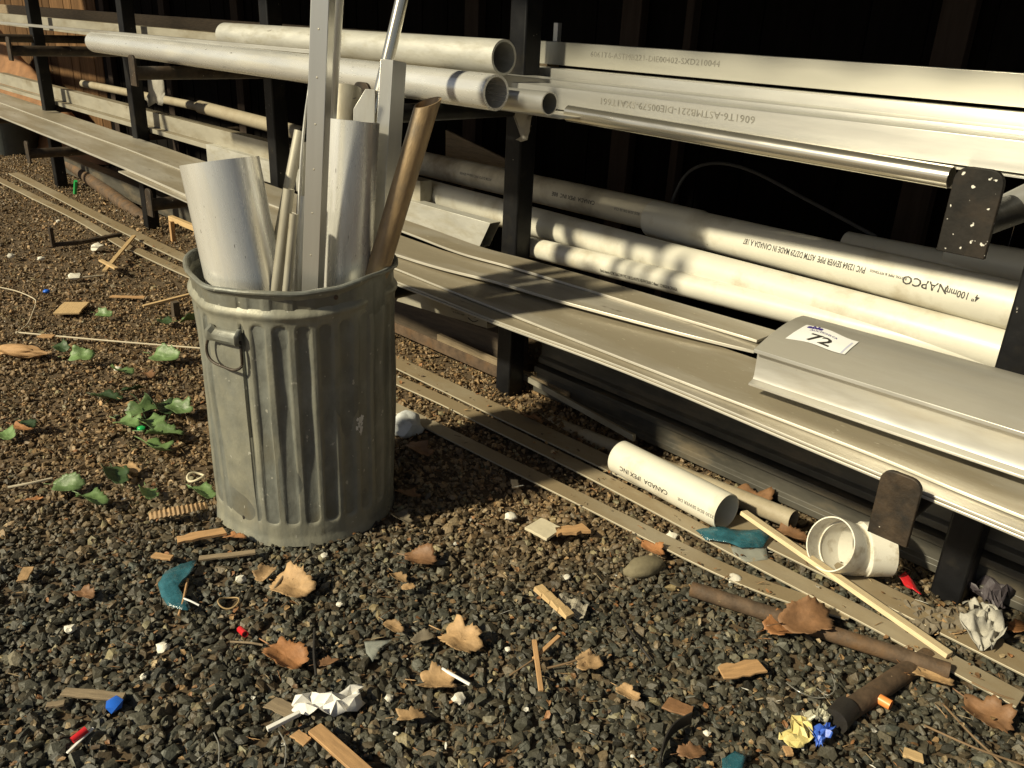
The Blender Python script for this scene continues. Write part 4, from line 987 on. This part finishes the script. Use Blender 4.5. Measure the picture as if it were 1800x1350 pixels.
    zz = .034 if a[0] in (938, 1325, 1388) else .05 if a[0] in (1420,) else .02
    leaf(a[0], a[1], a[2], a[3], a[4], a[5], lobes=a[6], aspect=a[7], group=bl, curl=.5, torn=.26, z=zz, tilt=((a[0] * 7 + a[1]) % 11 - 5) * .05)

def lump(name, px, py, size, material, label, cat, squash=.5, rough=.4, seed=None, z=None, ang=0., aspect=1., sub=3, freq=2.2, group=None):
    p = Z(px, py, 0.012); dep = proj(p)[2]; L = size * dep / F_PX * (.85 if material == 'foam_white' else 1)
    bm = bmesh.new(); bmesh.ops.create_icosphere(bm, subdivisions=sub, radius=.5)
    sd = (px * 13 + py) % 97 if seed is None else seed
    for v in bm.verts:
        q = v.co.normalized()
        v.co *= 1 + rough * (mnoise.noise(q * freq + V((sd, 0, 0))) + .5 * mnoise.noise(q * freq * 2.3 + V((0, sd, 0))))
        v.co = V((v.co.x, v.co.y * aspect, v.co.z * squash)) * L
    p.z = .012 + L * squash * .3 if z is None else z
    return tag(link_bm(name, bm, material, matrix=Matrix.Translation(p) @ Matrix.Rotation(math.radians(ang), 4, 'Z'), angle=40), label, cat, group)
def chip(name, px, py, length, width, ang, material, label, cat, thick=.006, z=.018, rough=.15, tilt=0., group=None):
    """a flat splinter or board: length along ang (degrees in the ground plane), sizes in photo pixels"""
    p = Z(px, py, z); dep = proj(p)[2]; L, W_ = length * dep / F_PX, width * dep / F_PX; rs = random.Random(int(px * 7 + py * 3))
    n = 7; out = []
    for i in range(n + 1): out.append((-L / 2 + L * i / n, W_ / 2 * (1 + rs.uniform(-rough, rough))))
    for i in range(n + 1): out.append((L / 2 - L * i / n, -W_ / 2 * (1 + rs.uniform(-rough, rough))))
    out[0] = (out[0][0] + rs.uniform(0, rough) * W_, out[0][1]); out[n] = (out[n][0] - rs.uniform(0, rough) * W_, out[n][1])
    bm = prof_bm([(a, b) for a, b in out], thick)
    mm = Matrix.Translation(p) @ Matrix.Rotation(math.radians(ang), 4, 'Z') @ Matrix.Rotation(tilt, 4, 'Y') @ Matrix(((0, 1, 0, 0), (0, 0, 1, 0), (1, 0, 0, 0), (0, 0, 0, 1)))
    bmesh.ops.transform(bm, matrix=Matrix(((0, 1, 0, 0), (0, 0, 1, 0), (1, 0, 0, 0), (0, 0, 0, 1))), verts=bm.verts[:])
    mm = Matrix.Translation(p) @ Matrix.Rotation(math.radians(ang), 4, 'Z') @ Matrix.Rotation(tilt, 4, 'Y')
    return tag(link_bm(name, bm, material, matrix=mm, bevel=.0008), label, cat, group)
def stick(name, a, b, w, h, material, label, cat, z0=.02, z1=None, roll=0., group=None):
    return bar(name, Z(*a, z0), Z(*b, z0 if z1 is None else z1), rect(w, h, -w / 2, 0), material, label, cat, group, roll=roll)
# wood
stick('wood_strip', (553, 1283), (668, 1385), .030, .008, 'wood_tan', 'brown flat wood strip at the bottom picture edge', 'wood', .022)
stick('wood_splinter', (939, 1127), (951, 1216), .011, .006, 'wood_tan', 'upright tan splinter of the two crossed sticks', 'wood', .034, .024)
stick('wood_splinter', (983, 1119), (938, 1160), .010, .005, 'wood_tan', 'slanted tan splinter of the two crossed sticks', 'wood', .03, .020)
stick('wood_splinter', (940, 1159), (896, 1188), .004, .003, 'twig', 'thin frayed tail of the crossed sticks', 'wood', .024, .018)
stick('wood_cross', (236, 416), (184, 478), .022, .010, 'wood_new', 'fresh wood stick of the small cross on the far dirt', 'wood', .05, .03)
stick('wood_cross', (177, 459), (205, 474), .022, .010, 'wood_new', 'short crosspiece of the small wooden cross', 'wood', .042, .042)
chip('wood_square', 126, 543, 62, 42, -35, 'wood_new', 'thin square wood tile on the shaded dirt', 'wood', .008, rough=.04)
lump('wood_chunk', 40, 623, 86, 'wood_tan', 'orange brown split wood chunk at the left picture edge', 'wood', .25, .3, aspect=.32, ang=40)
stick('wood_stick', (252, 541), (346, 517), .018, .012, 'wood_new', 'light wood stick leaning towards the can left side', 'wood', .03, .06)
chip('wood_chip', 225, 523, 60, 10, 48, 'wood_tan', 'thin orange wood chip above the leaning stick', 'wood')
chip('wood_chip', 82, 592, 26, 14, 45, 'wood_tan', 'small wood chip lying on the thin rod', 'wood', z=.03)
chip('wood_chip', 355, 944, 82, 22, 72, 'wood_tan', 'tan wood chip on the gravel in front of the can left', 'wood', .008, .024, .3)
chip('wood_chip', 286, 980, 38, 14, 35, 'wood_tan', 'stubby wood chip above the teal shard', 'wood')
chip('wood_chip', 400, 978, 95, 12, 62, 'wood_grey', 'dark wood splinter left of the can base', 'wood')
chip('wood_chip', 165, 1223, 112, 18, 42, 'wood_grey', 'long tan wood sliver beside the blue plastic piece', 'wood')
chip('wood_chip', 1303, 1178, 84, 34, 62, 'wood_tan', 'brown layered cardboard piece near the lower right stones', 'wood', .005, .026, .2)
chip('wood_chip', 1192, 1245, 52, 30, 20, 'leaf_brown', 'reddish cardboard scrap above the black rubber strip', 'cardboard', .004)
chip('wood_chip', 1005, 934, 62, 22, 60, 'wood_tan', 'brown bark chip right of the beige tile', 'wood', .010, .022, .3)
chip('wood_chip', 497, 1245, 62, 30, 20, 'wood_grey', 'dull cardboard flap left of the crumpled paper', 'cardboard', .003)
chip('wood_chip', 530, 1298, 36, 20, 10, 'wood_tan', 'torn wood flake above the bottom wood strip', 'wood', .004)
chip('wood_chip', 45, 1010, 42, 18, -30, 'leaf_tan', 'pale bark flake on the left gravel', 'wood', .004)
chip('wood_chip', 98, 1240, 30, 12, 60, 'wood_grey', 'short grey splinter left of the red tube', 'wood')
chip('wood_chip', 905, 852, 26, 12, -40, 'wood_pale', 'small yellow splinter in the shade below the strips', 'wood')
chip('wood_chip', 1385, 1322, 20, 14, -40, 'wood_tan', 'tiny tan chip right below the yellow wrapper', 'wood')
chip('wood_chip', 1605, 1330, 34, 20, 20, 'wood_new', 'yellow wood flake at the lower right', 'wood')
wire('ivy_stem', [Z(225, 752, .02), Z(250, 742, .035), Z(282, 760, .03), Z(300, 728, .028), Z(325, 716, .02)], .0018, 'leaf_dark', 'thin green stem winding through the green leaf clump', 'stem')
wire('ivy_stem', [Z(180, 712, .02), Z(215, 690, .03), Z(240, 700, .03), Z(256, 735, .03)], .0015, 'leaf_dark', 'thin stem joining the dark leaves to the green clump', 'stem')
# ridged curled shaving at the can foot
def shaving():
    p = Z(315, 905, .022); bm = bmesh.new(); n = 26; rows = []
    for i in range(n + 1):
        t = i / n - .5; rows.append([bm.verts.new((t * .15, w * (.022 - .012 * abs(t)) + .028 * t * t * 4 * .6, .012 * (1 - 4 * t * t) + .004 * (i % 2) + .010 * (1 - w * w))) for w in (-1, -.5, 0, .5, 1)])
    for A_, B_ in zip(rows, rows[1:]):
        for k in range(4): bm.faces.new((A_[k], A_[k + 1], B_[k + 1], B_[k]))
    o = link_bm('ridged_shaving', bm, 'leaf_tan', matrix=Matrix.Translation(p) @ Matrix.Rotation(math.radians(72), 4, 'Z'), smooth=False)
    s = o.modifiers.new('s', 'SOLIDIFY'); s.thickness = .0012; tag(o, 'curled ridged tan fern like shaving at the left foot of the can', 'shaving')
shaving()
# sole piece and mesh cloth
def sole():
    p = Z(985, 1062, .028); e = empty('wood_and_mesh', p, 'split yellow wood piece lying on a scrap of grey mesh cloth', 'scrap')
    a, b = Z(945, 1035, .03), Z(1003, 1087, .03); d = (b - a)
    mm = frame(a, b)
    bm = bmesh.new(); L = d.length
    for k in range(4):
        x0, x1 = L * (.0 + .25 * k), L * (.0 + .25 * k + .235)
        f = [bm.verts.new((x, y, z)) for x, y, z in ((x0, -.014, 0), (x1, -.013, 0), (x1, .014, 0), (x0, .013, 0), (x0 + .002, -.012, .012 + .002 * k), (x1, -.012, .009), (x1, .012, .009), (x0 + .002, .012, .012))]
        for q in ((0, 1, 2, 3), (4, 5, 6, 7), (0, 1, 5, 4), (1, 2, 6, 5), (2, 3, 7, 6), (3, 0, 4, 7)): bm.faces.new([f[i] for i in q])
    link_bm('wood_piece', bm, 'wood_new', e, mm, bevel=.001)
    bm = bmesh.new(); n = 14; g = [[bm.verts.new(((i / n - .5) * .075, (j / n - .5) * .075 * (1 - .25 * (i / n)), .004 * math.sin(i * .9) + .006 * mnoise.noise(V((i * .4, j * .4, 0))) + .0012 * ((i + j) % 2))) for j in range(n + 1)] for i in range(n + 1)]
    for i in range(n):
        for j in range(n): bm.faces.new((g[i][j], g[i + 1][j], g[i + 1][j + 1], g[i][j + 1]))
    o = link_bm('mesh_cloth', bm, 'rag_cloth', e, Matrix.Translation(Z(1003, 1068, .022)) @ Matrix.Rotation(.5, 4, 'Z'), smooth=False); s = o.modifiers.new('s', 'SOLIDIFY'); s.thickness = .0015
sole()
# tiles, foam, paper
chip('beige_tile', 956, 932, 50, 46, 5, 'tile_beige', 'square beige stone tile lying on the dark gravel', 'tile', .008, .024, .04)
lump('foam_block', 714, 757, 58, 'foam_grey', 'grey white foam block at the right side of the can', 'foam', .75, .40, z=.034, sub=3, freq=1.3, seed=9)
fm = [(898, 911, 26, 'white foam chunk left of the beige tile'), (287, 1141, 26, 'white foam lump left of the orange oval leaf'), (252, 1191, 14, 'small white crumb below the foam lump'), (124, 1108, 24, 'white stone like crumb on the left gravel'),
      (806, 1231, 28, 'knobbly white crumb under the crumbling leaf'), (684, 1229, 18, 'small white crumb right of the crumpled paper'), (996, 1016, 14, 'tiny white crumb above the mesh cloth'), (1292, 1022, 30, 'pinkish white crumb on the front ground strip'),
      (1242, 1290, 14, 'white crumb above the black rubber strip'), (423, 1020, 22, 'white chip left of the tan leaf'), (570, 978, 14, 'white crumb near the can foot'), (597, 1064, 14, 'white crumb beside the green white bits'),
      (893, 1143, 14, 'white crumb left of the crossed sticks'), (172, 438, 26, 'white paper bit near the wooden cross'), (72, 457, 14, 'white crumb on the far left dirt'), (20, 452, 16, 'white crumb pair at the far left edge'),
      (131, 490, 26, 'white paper bit left of the thin grey stick'), (103, 390, 10, 'white speck by the far strip'), (695, 1290, 10, 'white crumb low in the middle'), (1265, 940, 30, 'white foam bit behind the teal bottle cap'),
      (1180, 945, 22, 'white foam bit left under the loose pipe'), (208, 650, 14, 'white crumb beside the pale green leaf'), (1112, 1330, 10, 'white crumb at the bottom middle')]
for px, py, s_, lab in fm: lump('foam_crumb', px, py, s_, 'foam_white', lab, 'crumb', .6, .5, group='white crumbs on the ground', sub=2)
def crumple(name, px, py, size, material, label, cat, ang=0., aspect=.5, h=.4, seed=0, z=.015, folds=6.0, soft=False):
    """a crumpled sheet: an uneven coarse net of creases, every facet flat, edges turned up"""
    p = Z(px, py, z); dep = proj(p)[2]; L = size * dep / F_PX; rs = random.Random(seed); bm = bmesh.new()
    n, m_ = int(5 + folds), int(4 + folds * .6); g = []
    for i in range(n + 1):
        row = []
        for j in range(m_ + 1):
            u, v = i / n - .5 + rs.uniform(-.38, .38) / n, j / m_ - .5 + rs.uniform(-.38, .38) / m_
            tw = .18 * math.sin(u * 5 + seed); wd = aspect * (1.1 - abs(u) * 1.1 + .25 * math.sin(u * 9 + seed))
            hz = h * L * (rs.uniform(0, .75) * (1.1 - 2.2 * u * u) + .5 * max(0, mnoise.noise(V((u * 3, v * 2, seed)))))
            row.append(bm.verts.new((u * L, (v * wd + tw * .5) * L, max(.0, hz))))
        g.append(row)
    for i in range(n):
        for j in range(m_):
            a, b, c, d = g[i][j], g[i + 1][j], g[i + 1][j + 1], g[i][j + 1]
            for f in (((a, b, c), (a, c, d)) if (i + j + seed) % 2 else ((a, b, d), (b, c, d))): bm.faces.new(f)
    bmesh.ops.subdivide_edges(bm, edges=bm.edges[:], cuts=1, use_grid_fill=True)
    for v in bm.verts: v.co += V((0, 0, 1)) * .02 * L * mnoise.noise(v.co * (9 / L))
    if soft: bmesh.ops.smooth_vert(bm, verts=bm.verts[:], factor=.5, use_axis_x=True, use_axis_y=True, use_axis_z=True)
    o = link_bm(name, bm, material, matrix=Matrix.Translation(p) @ Matrix.Rotation(math.radians(ang), 4, 'Z'), angle=180 if soft else 22)
    s_ = o.modifiers.new('s', 'SOLIDIFY'); s_.thickness = .0007
    return tag(o, label, cat)
crumple('crumpled_paper', 578, 1240, 118, 'paper_white', 'white crumpled paper on the gravel at the bottom', 'paper', 66, .46, .30, 4, z=.016, folds=2.5)
stick('paper_roll', (470, 1285), (528, 1256), .009, .009, 'paper_white', 'white rolled paper stick left of the crumpled paper', 'paper', .024, .03)
stick('plastic_stick', (768, 1172), (826, 1205), .006, .005, 'sticker', 'white plastic stick over the ragged leaf', 'plastic', .03, .026)
stick('white_splinter', (118, 1325), (165, 1280), .006, .003, 'paper_white', 'pale narrow strip at the lower left under the red tube', 'paper', .014, .02)
w_y = crumple('yellow_wrapper', 1402, 1292, 74, 'wrap_yellow', 'yellow crumpled wrapper at the lower right', 'wrapper', 80, .62, .30, 12, z=.016, folds=3.2)
crumple('blue_wrapper', 1446, 1294, 62, 'wrap_blue', 'blue crumpled wrapper right of the yellow one', 'wrapper', 100, .5, .34, 21, z=.016, folds=3.5)
crumple('silver_wrapper', 1440, 1262, 56, 'wrap_silver', 'dull foil wrapper above the blue wrapper', 'wrapper', 50, .5, .4, 31, z=.02)
crumple('grey_rag', 1722, 1112, 135, 'rag_grey', 'dirty grey knitted rag lying by the near post foot', 'rag', 120, .5, .45, 41, z=.02, folds=7, soft=True)
crumple('purple_film', 1738, 1050, 96, 'rag_purple', 'dark purple plastic film bunched behind the grey rag', 'plastic', 110, .75, .5, 52, z=.02, folds=6)
crumple('dry_debris', 1640, 1092, 130, 'leaf_grey', 'heap of dry brown leaf crumbs at the near post foot', 'debris', 40, .6, .16, 61, z=.018, folds=14)
# plastics
def shard(name, pts, z, h, material, label, cat, thick=.002):
    bm = bmesh.new(); q = [Z(a, b, z) for a, b in pts]; c = sum(q, V()) / len(q); n = len(q)
    top = [bm.verts.new(p - c + V((0, 0, h * (1 + .4 * math.sin(i * 2.1))))) for i, p in enumerate(q)]
    mid = bm.verts.new((0, 0, h * 1.6))
    for i in range(n): bm.faces.new((top[i], top[(i + 1) % n], mid))
    bmesh.ops.subdivide_edges(bm, edges=bm.edges[:], cuts=2, use_grid_fill=True)
    for v in bm.verts: v.co.z += .004 * mnoise.noise(v.co * 60)
    o = link_bm(name, bm, material, matrix=Matrix.Translation(c), angle=50); s = o.modifiers.new('s', 'SOLIDIFY'); s.thickness = thick
    return tag(o, label, cat)
shard('teal_shard', [(278, 1030), (292, 1010), (318, 995), (346, 990), (338, 1008), (318, 1030), (302, 1046), (310, 1066), (335, 1072), (330, 1078), (296, 1070), (284, 1052)], .022, .006, 'plastic_teal', 'curved teal plastic shard on the gravel left of the can front', 'plastic')
shard('teal_shard', [(1222, 938), (1255, 934), (1300, 935), (1350, 936), (1352, 950), (1340, 966), (1300, 968), (1270, 960), (1240, 952)], .03, .012, 'plastic_teal', 'bright teal plastic bottle piece by the loose white pipe', 'plastic')
shard('teal_shard', [(1268, 1338), (1290, 1326), (1312, 1330), (1305, 1352), (1270, 1356)], .02, .005, 'plastic_teal', 'teal plastic bit at the bottom picture edge', 'plastic')
shard('clear_film', [(640, 1130), (690, 1128), (668, 1142), (655, 1165), (644, 1150)], .024, .004, 'plastic_clear', 'clear triangular plastic film between dark stones', 'plastic', .0006)
shard('clear_film', [(1284, 962), (1345, 960), (1350, 985), (1310, 990), (1290, 978)], .026, .004, 'plastic_clear', 'cloudy clear plastic under the teal bottle piece', 'plastic', .0006)
shard('red_plastic', [(1578, 1018), (1590, 1012), (1612, 1035), (1618, 1050), (1605, 1044), (1588, 1032)], .03, .010, 'red_film', 'red translucent plastic piece behind the white elbow', 'plastic')
lump('blue_plastic', 201, 1243, 36, 'plastic_blue', 'bright blue plastic lump on the lower left gravel', 'plastic', .6, .25, sub=1)
lump('blue_plastic', 82, 514, 12, 'plastic_blue', 'tiny blue plastic bit on the far left dirt', 'plastic', .6, .2, sub=2)
lump('green_plastic', 250, 764, 15, 'plastic_green', 'small vivid green plastic bit in the leaf clump', 'plastic', .6, .2, sub=2, z=.035)
tube('green_plastic', Y(132, 340, 1.98), Y(133, 318, 1.98), .012, 0, 'plastic_green', 'green plastic stub under the far shelf', 'plastic', n=12)
tube('red_tube', Z(127, 1302, .02), Z(152, 1282, .026), .007, .002, 'plastic_red', 'small red plastic tube at the lower left', 'plastic', n=16)
tube('red_plastic_bead', Z(422, 1106, .016), Z(431, 1115, .026), .0075, .002, 'plastic_red', 'tiny red plastic cap in front of the can', 'plastic', n=16)
tube('orange_plug', Z(1545, 1228, .022), Z(1566, 1240, .022), .011, .002, 'plastic_orange', 'orange ear plug like plastic plug near the rusty pipe', 'plug', n=20)
def ring(px, py, r, rr, ax, material, label, cat, ang=0.):
    p = Z(px, py, .022); pts = [p + Matrix.Rotation(math.radians(ang), 3, 'Z') @ V((r * math.cos(t), r * ax * math.sin(t), .004 * math.sin(2 * t + 1))) for t in np.linspace(0, 2 * math.pi, 17)[:-1]]
    wire(name_of[material], pts, rr, material, label, cat, closed=True, sub=3)
name_of = {'ring_cream': 'cream_ring', 'rubber_band': 'rubber_band', 'wire_grey': 'wire_loop'}
ring(344, 838, .0235, .0035, 1.0, 'ring_cream', 'cream plastic ring on the dirt left of the can', 'ring')
ring(402, 1058, .024, .0018, .85, 'rubber_band', 'brown rubber band in front of the can', 'rubber band', 40)
# strings, rods, twigs
wire('thin_rod', [Z(28, 584, .02), Z(180, 598, .024), Z(352, 612, .03)], .0035, 'string_pale', 'thin straight pale rod pointing at the can side', 'rod')
wire('string', [Z(-5, 504, .02), Z(30, 512, .02), Z(58, 524, .022), Z(63, 532, .02), Z(58, 548, .02), Z(48, 570, .02), Z(28, 586, .022)], .0025, 'string_pale', 'pale string curling over the far left dirt', 'string')
wire('twig', [Z(115, 490, .02), Z(150, 487, .022), Z(182, 484, .02)], .004, 'string_pale', 'thin grey stick left of the wooden cross', 'twig')
wire('twig', [Z(14, 857, .022), Z(50, 850, .026), Z(92, 841, .024)], .004, 'string_pale', 'pale stick on the left gravel', 'twig')
wire('twig', [Z(62, 535, .02), Z(85, 525, .02), Z(108, 517, .024)], .004, 'twig', 'brown twig above the square wood tile', 'twig')
wire('twig', [Z(476, 1044, .022), Z(500, 1010, .03), Z(530, 974, .024)], .003, 'wood_grey', 'grey stick standing by the tan leaf', 'twig')
wire('twig', [Z(314, 1082, .02), Z(323, 1052, .03), Z(330, 1018, .022)], .003, 'wood_tan', 'tan stalk across the teal shard', 'twig')
wire('twig', [Z(323, 1052, .032), Z(336, 1057, .03), Z(350, 1064, .024)], .0022, 'sticker', 'short white straw across the teal shard', 'straw')
wire('twig', [Z(556, 1188, .024), Z(552, 1150, .03), Z(553, 1105, .02)], .003, 'rubber_black', 'black twig right of the orange oval leaf', 'twig')
wire('twig', [Z(960, 1175, .02), Z(1000, 1165, .026), Z(1035, 1152, .03)], .0025, 'twig', 'thin stem running into the holed leaf', 'twig')
wire('twig', [Z(1095, 1090, .018), Z(1118, 1125, .024), Z(1145, 1162, .02)], .003, 'rubber_black', 'dark twig in the middle of the gravel', 'twig')
wire('twig', [Z(405, 1128, .02), Z(440, 1130, .024), Z(462, 1134, .02)], .0025, 'wood_grey', 'fine grass stalk above the orange oval leaf', 'twig')
wire('wire', [Z(1382, 1200, .02), Z(1405, 1216, .03), Z(1430, 1226, .02), Z(1452, 1226, .02)], .0011, 'wire_grey', 'thin curled wire left of the black cap', 'wire')
wire('wire', [Z(1436, 1210, .02), Z(1455, 1222, .03), Z(1468, 1210, .03), Z(1462, 1186, .024)], .0011, 'wire_grey', 'looped thin wire above the black cap', 'wire')
wire('wire', [Z(490, 1285, .02), Z(502, 1310, .026), Z(500, 1348, .02)], .0012, 'wire_grey', 'thin wire hanging below the paper roll', 'wire')
wire('wire', [Z(376, 1288, .02), Z(385, 1310, .024), Z(384, 1345, .02)], .0012, 'wire_grey', 'thin pale wire at the bottom left', 'wire')
for (a, b, lab) in (((1625, 1275), (1800, 1345), 'long dry stalk at the lower right corner'), ((1660, 1240), (1760, 1340), 'crossing dry stalk at the lower right corner'), ((1690, 1190), (1800, 1236), 'dry stalk beyond the strip end')):
    wire('dry_stalk', [Z(*a, .02), Z((a[0] + b[0]) / 2, (a[1] + b[1]) / 2 + 4, .035), Z(*b, .02)], .0022, 'twig', lab, 'twig')
# black rubber strip
sweep('rubber_strip', [Z(1160, 1352, .01), Z(1168, 1318, .014), Z(1185, 1290, .018), Z(1215, 1272, .016)], rect(.004, .03), 'rubber_black', 'curved black rubber strip half buried at the bottom', 'rubber')
lump('oblong_stone', 1133, 1001, 78, 'stone_olive', 'large smooth olive stone among the dark gravel', 'stone', .5, .2, ang=70, aspect=.5, z=.018)
# far-left things: drum and bracket
def drum():
    bm = bmesh.new(); n = 72; c = Y(15, 270, 2.25); c.z = .16
    rings = []
    for h in np.linspace(0, .34, 3):
        rings.append([bm.verts.new(((.26 + .006 * (i % 2)) * math.cos(2 * math.pi * i / n), (.26 + .006 * (i % 2)) * math.sin(2 * math.pi * i / n), h - .17)) for i in range(n)])
    for A_, B_ in zip(rings, rings[1:]):
        for i in range(n): bm.faces.new((A_[i], A_[(i + 1) % n], B_[(i + 1) % n], B_[i]))
    bm.faces.new(rings[0]); bm.faces.new(rings[-1])
    tag(link_bm('ribbed_bucket', bm, 'drum', matrix=Matrix.Translation(c)), 'grey ribbed metal bucket under the far end of the shelf', 'bucket')
drum()
sweep('iron_bracket', [Z(94, 434, .02), Z(140, 430, .02), Z(215, 416, .02)], rect(.03, .02), 'rust_plate', 'rusty iron bracket foot lying on the far dirt', 'bracket')
o = S.objects[-1]
box('bracket_upright', None, (.03, .02, .11), 'rust_plate', matrix=Matrix.Translation(Z(94, 434, .02) + V((0, 0, .055)))).parent = None
bu = [x for x in S.objects if x.name == 'bracket_upright'][0]; br = [x for x in S.objects if x.name == 'iron_bracket'][0]
mw = bu.matrix_world.copy(); bu.parent = br; bu.matrix_parent_inverse = br.matrix_world.inverted()
bar('wood_strip', Z(296, 388, .10), Z(420, 440, .08), rect(.03, .03), 'wood_new', 'small wood batten propped up behind the trash can left side', 'wood')
bar('wood_prop', Z(300, 424, .0), Z(300, 424, .0) + V((0, 0, .12)), rect(.025, .025), 'wood_tan', 'short wood prop under the small batten', 'wood')
bar('dark_stake', Z(302, 556, 0), Z(302, 556, 0) + V((0, 0, .07)), rect(.03, .03), 'wood_dark', 'dark wood stake stub under the leaning stick', 'wood')
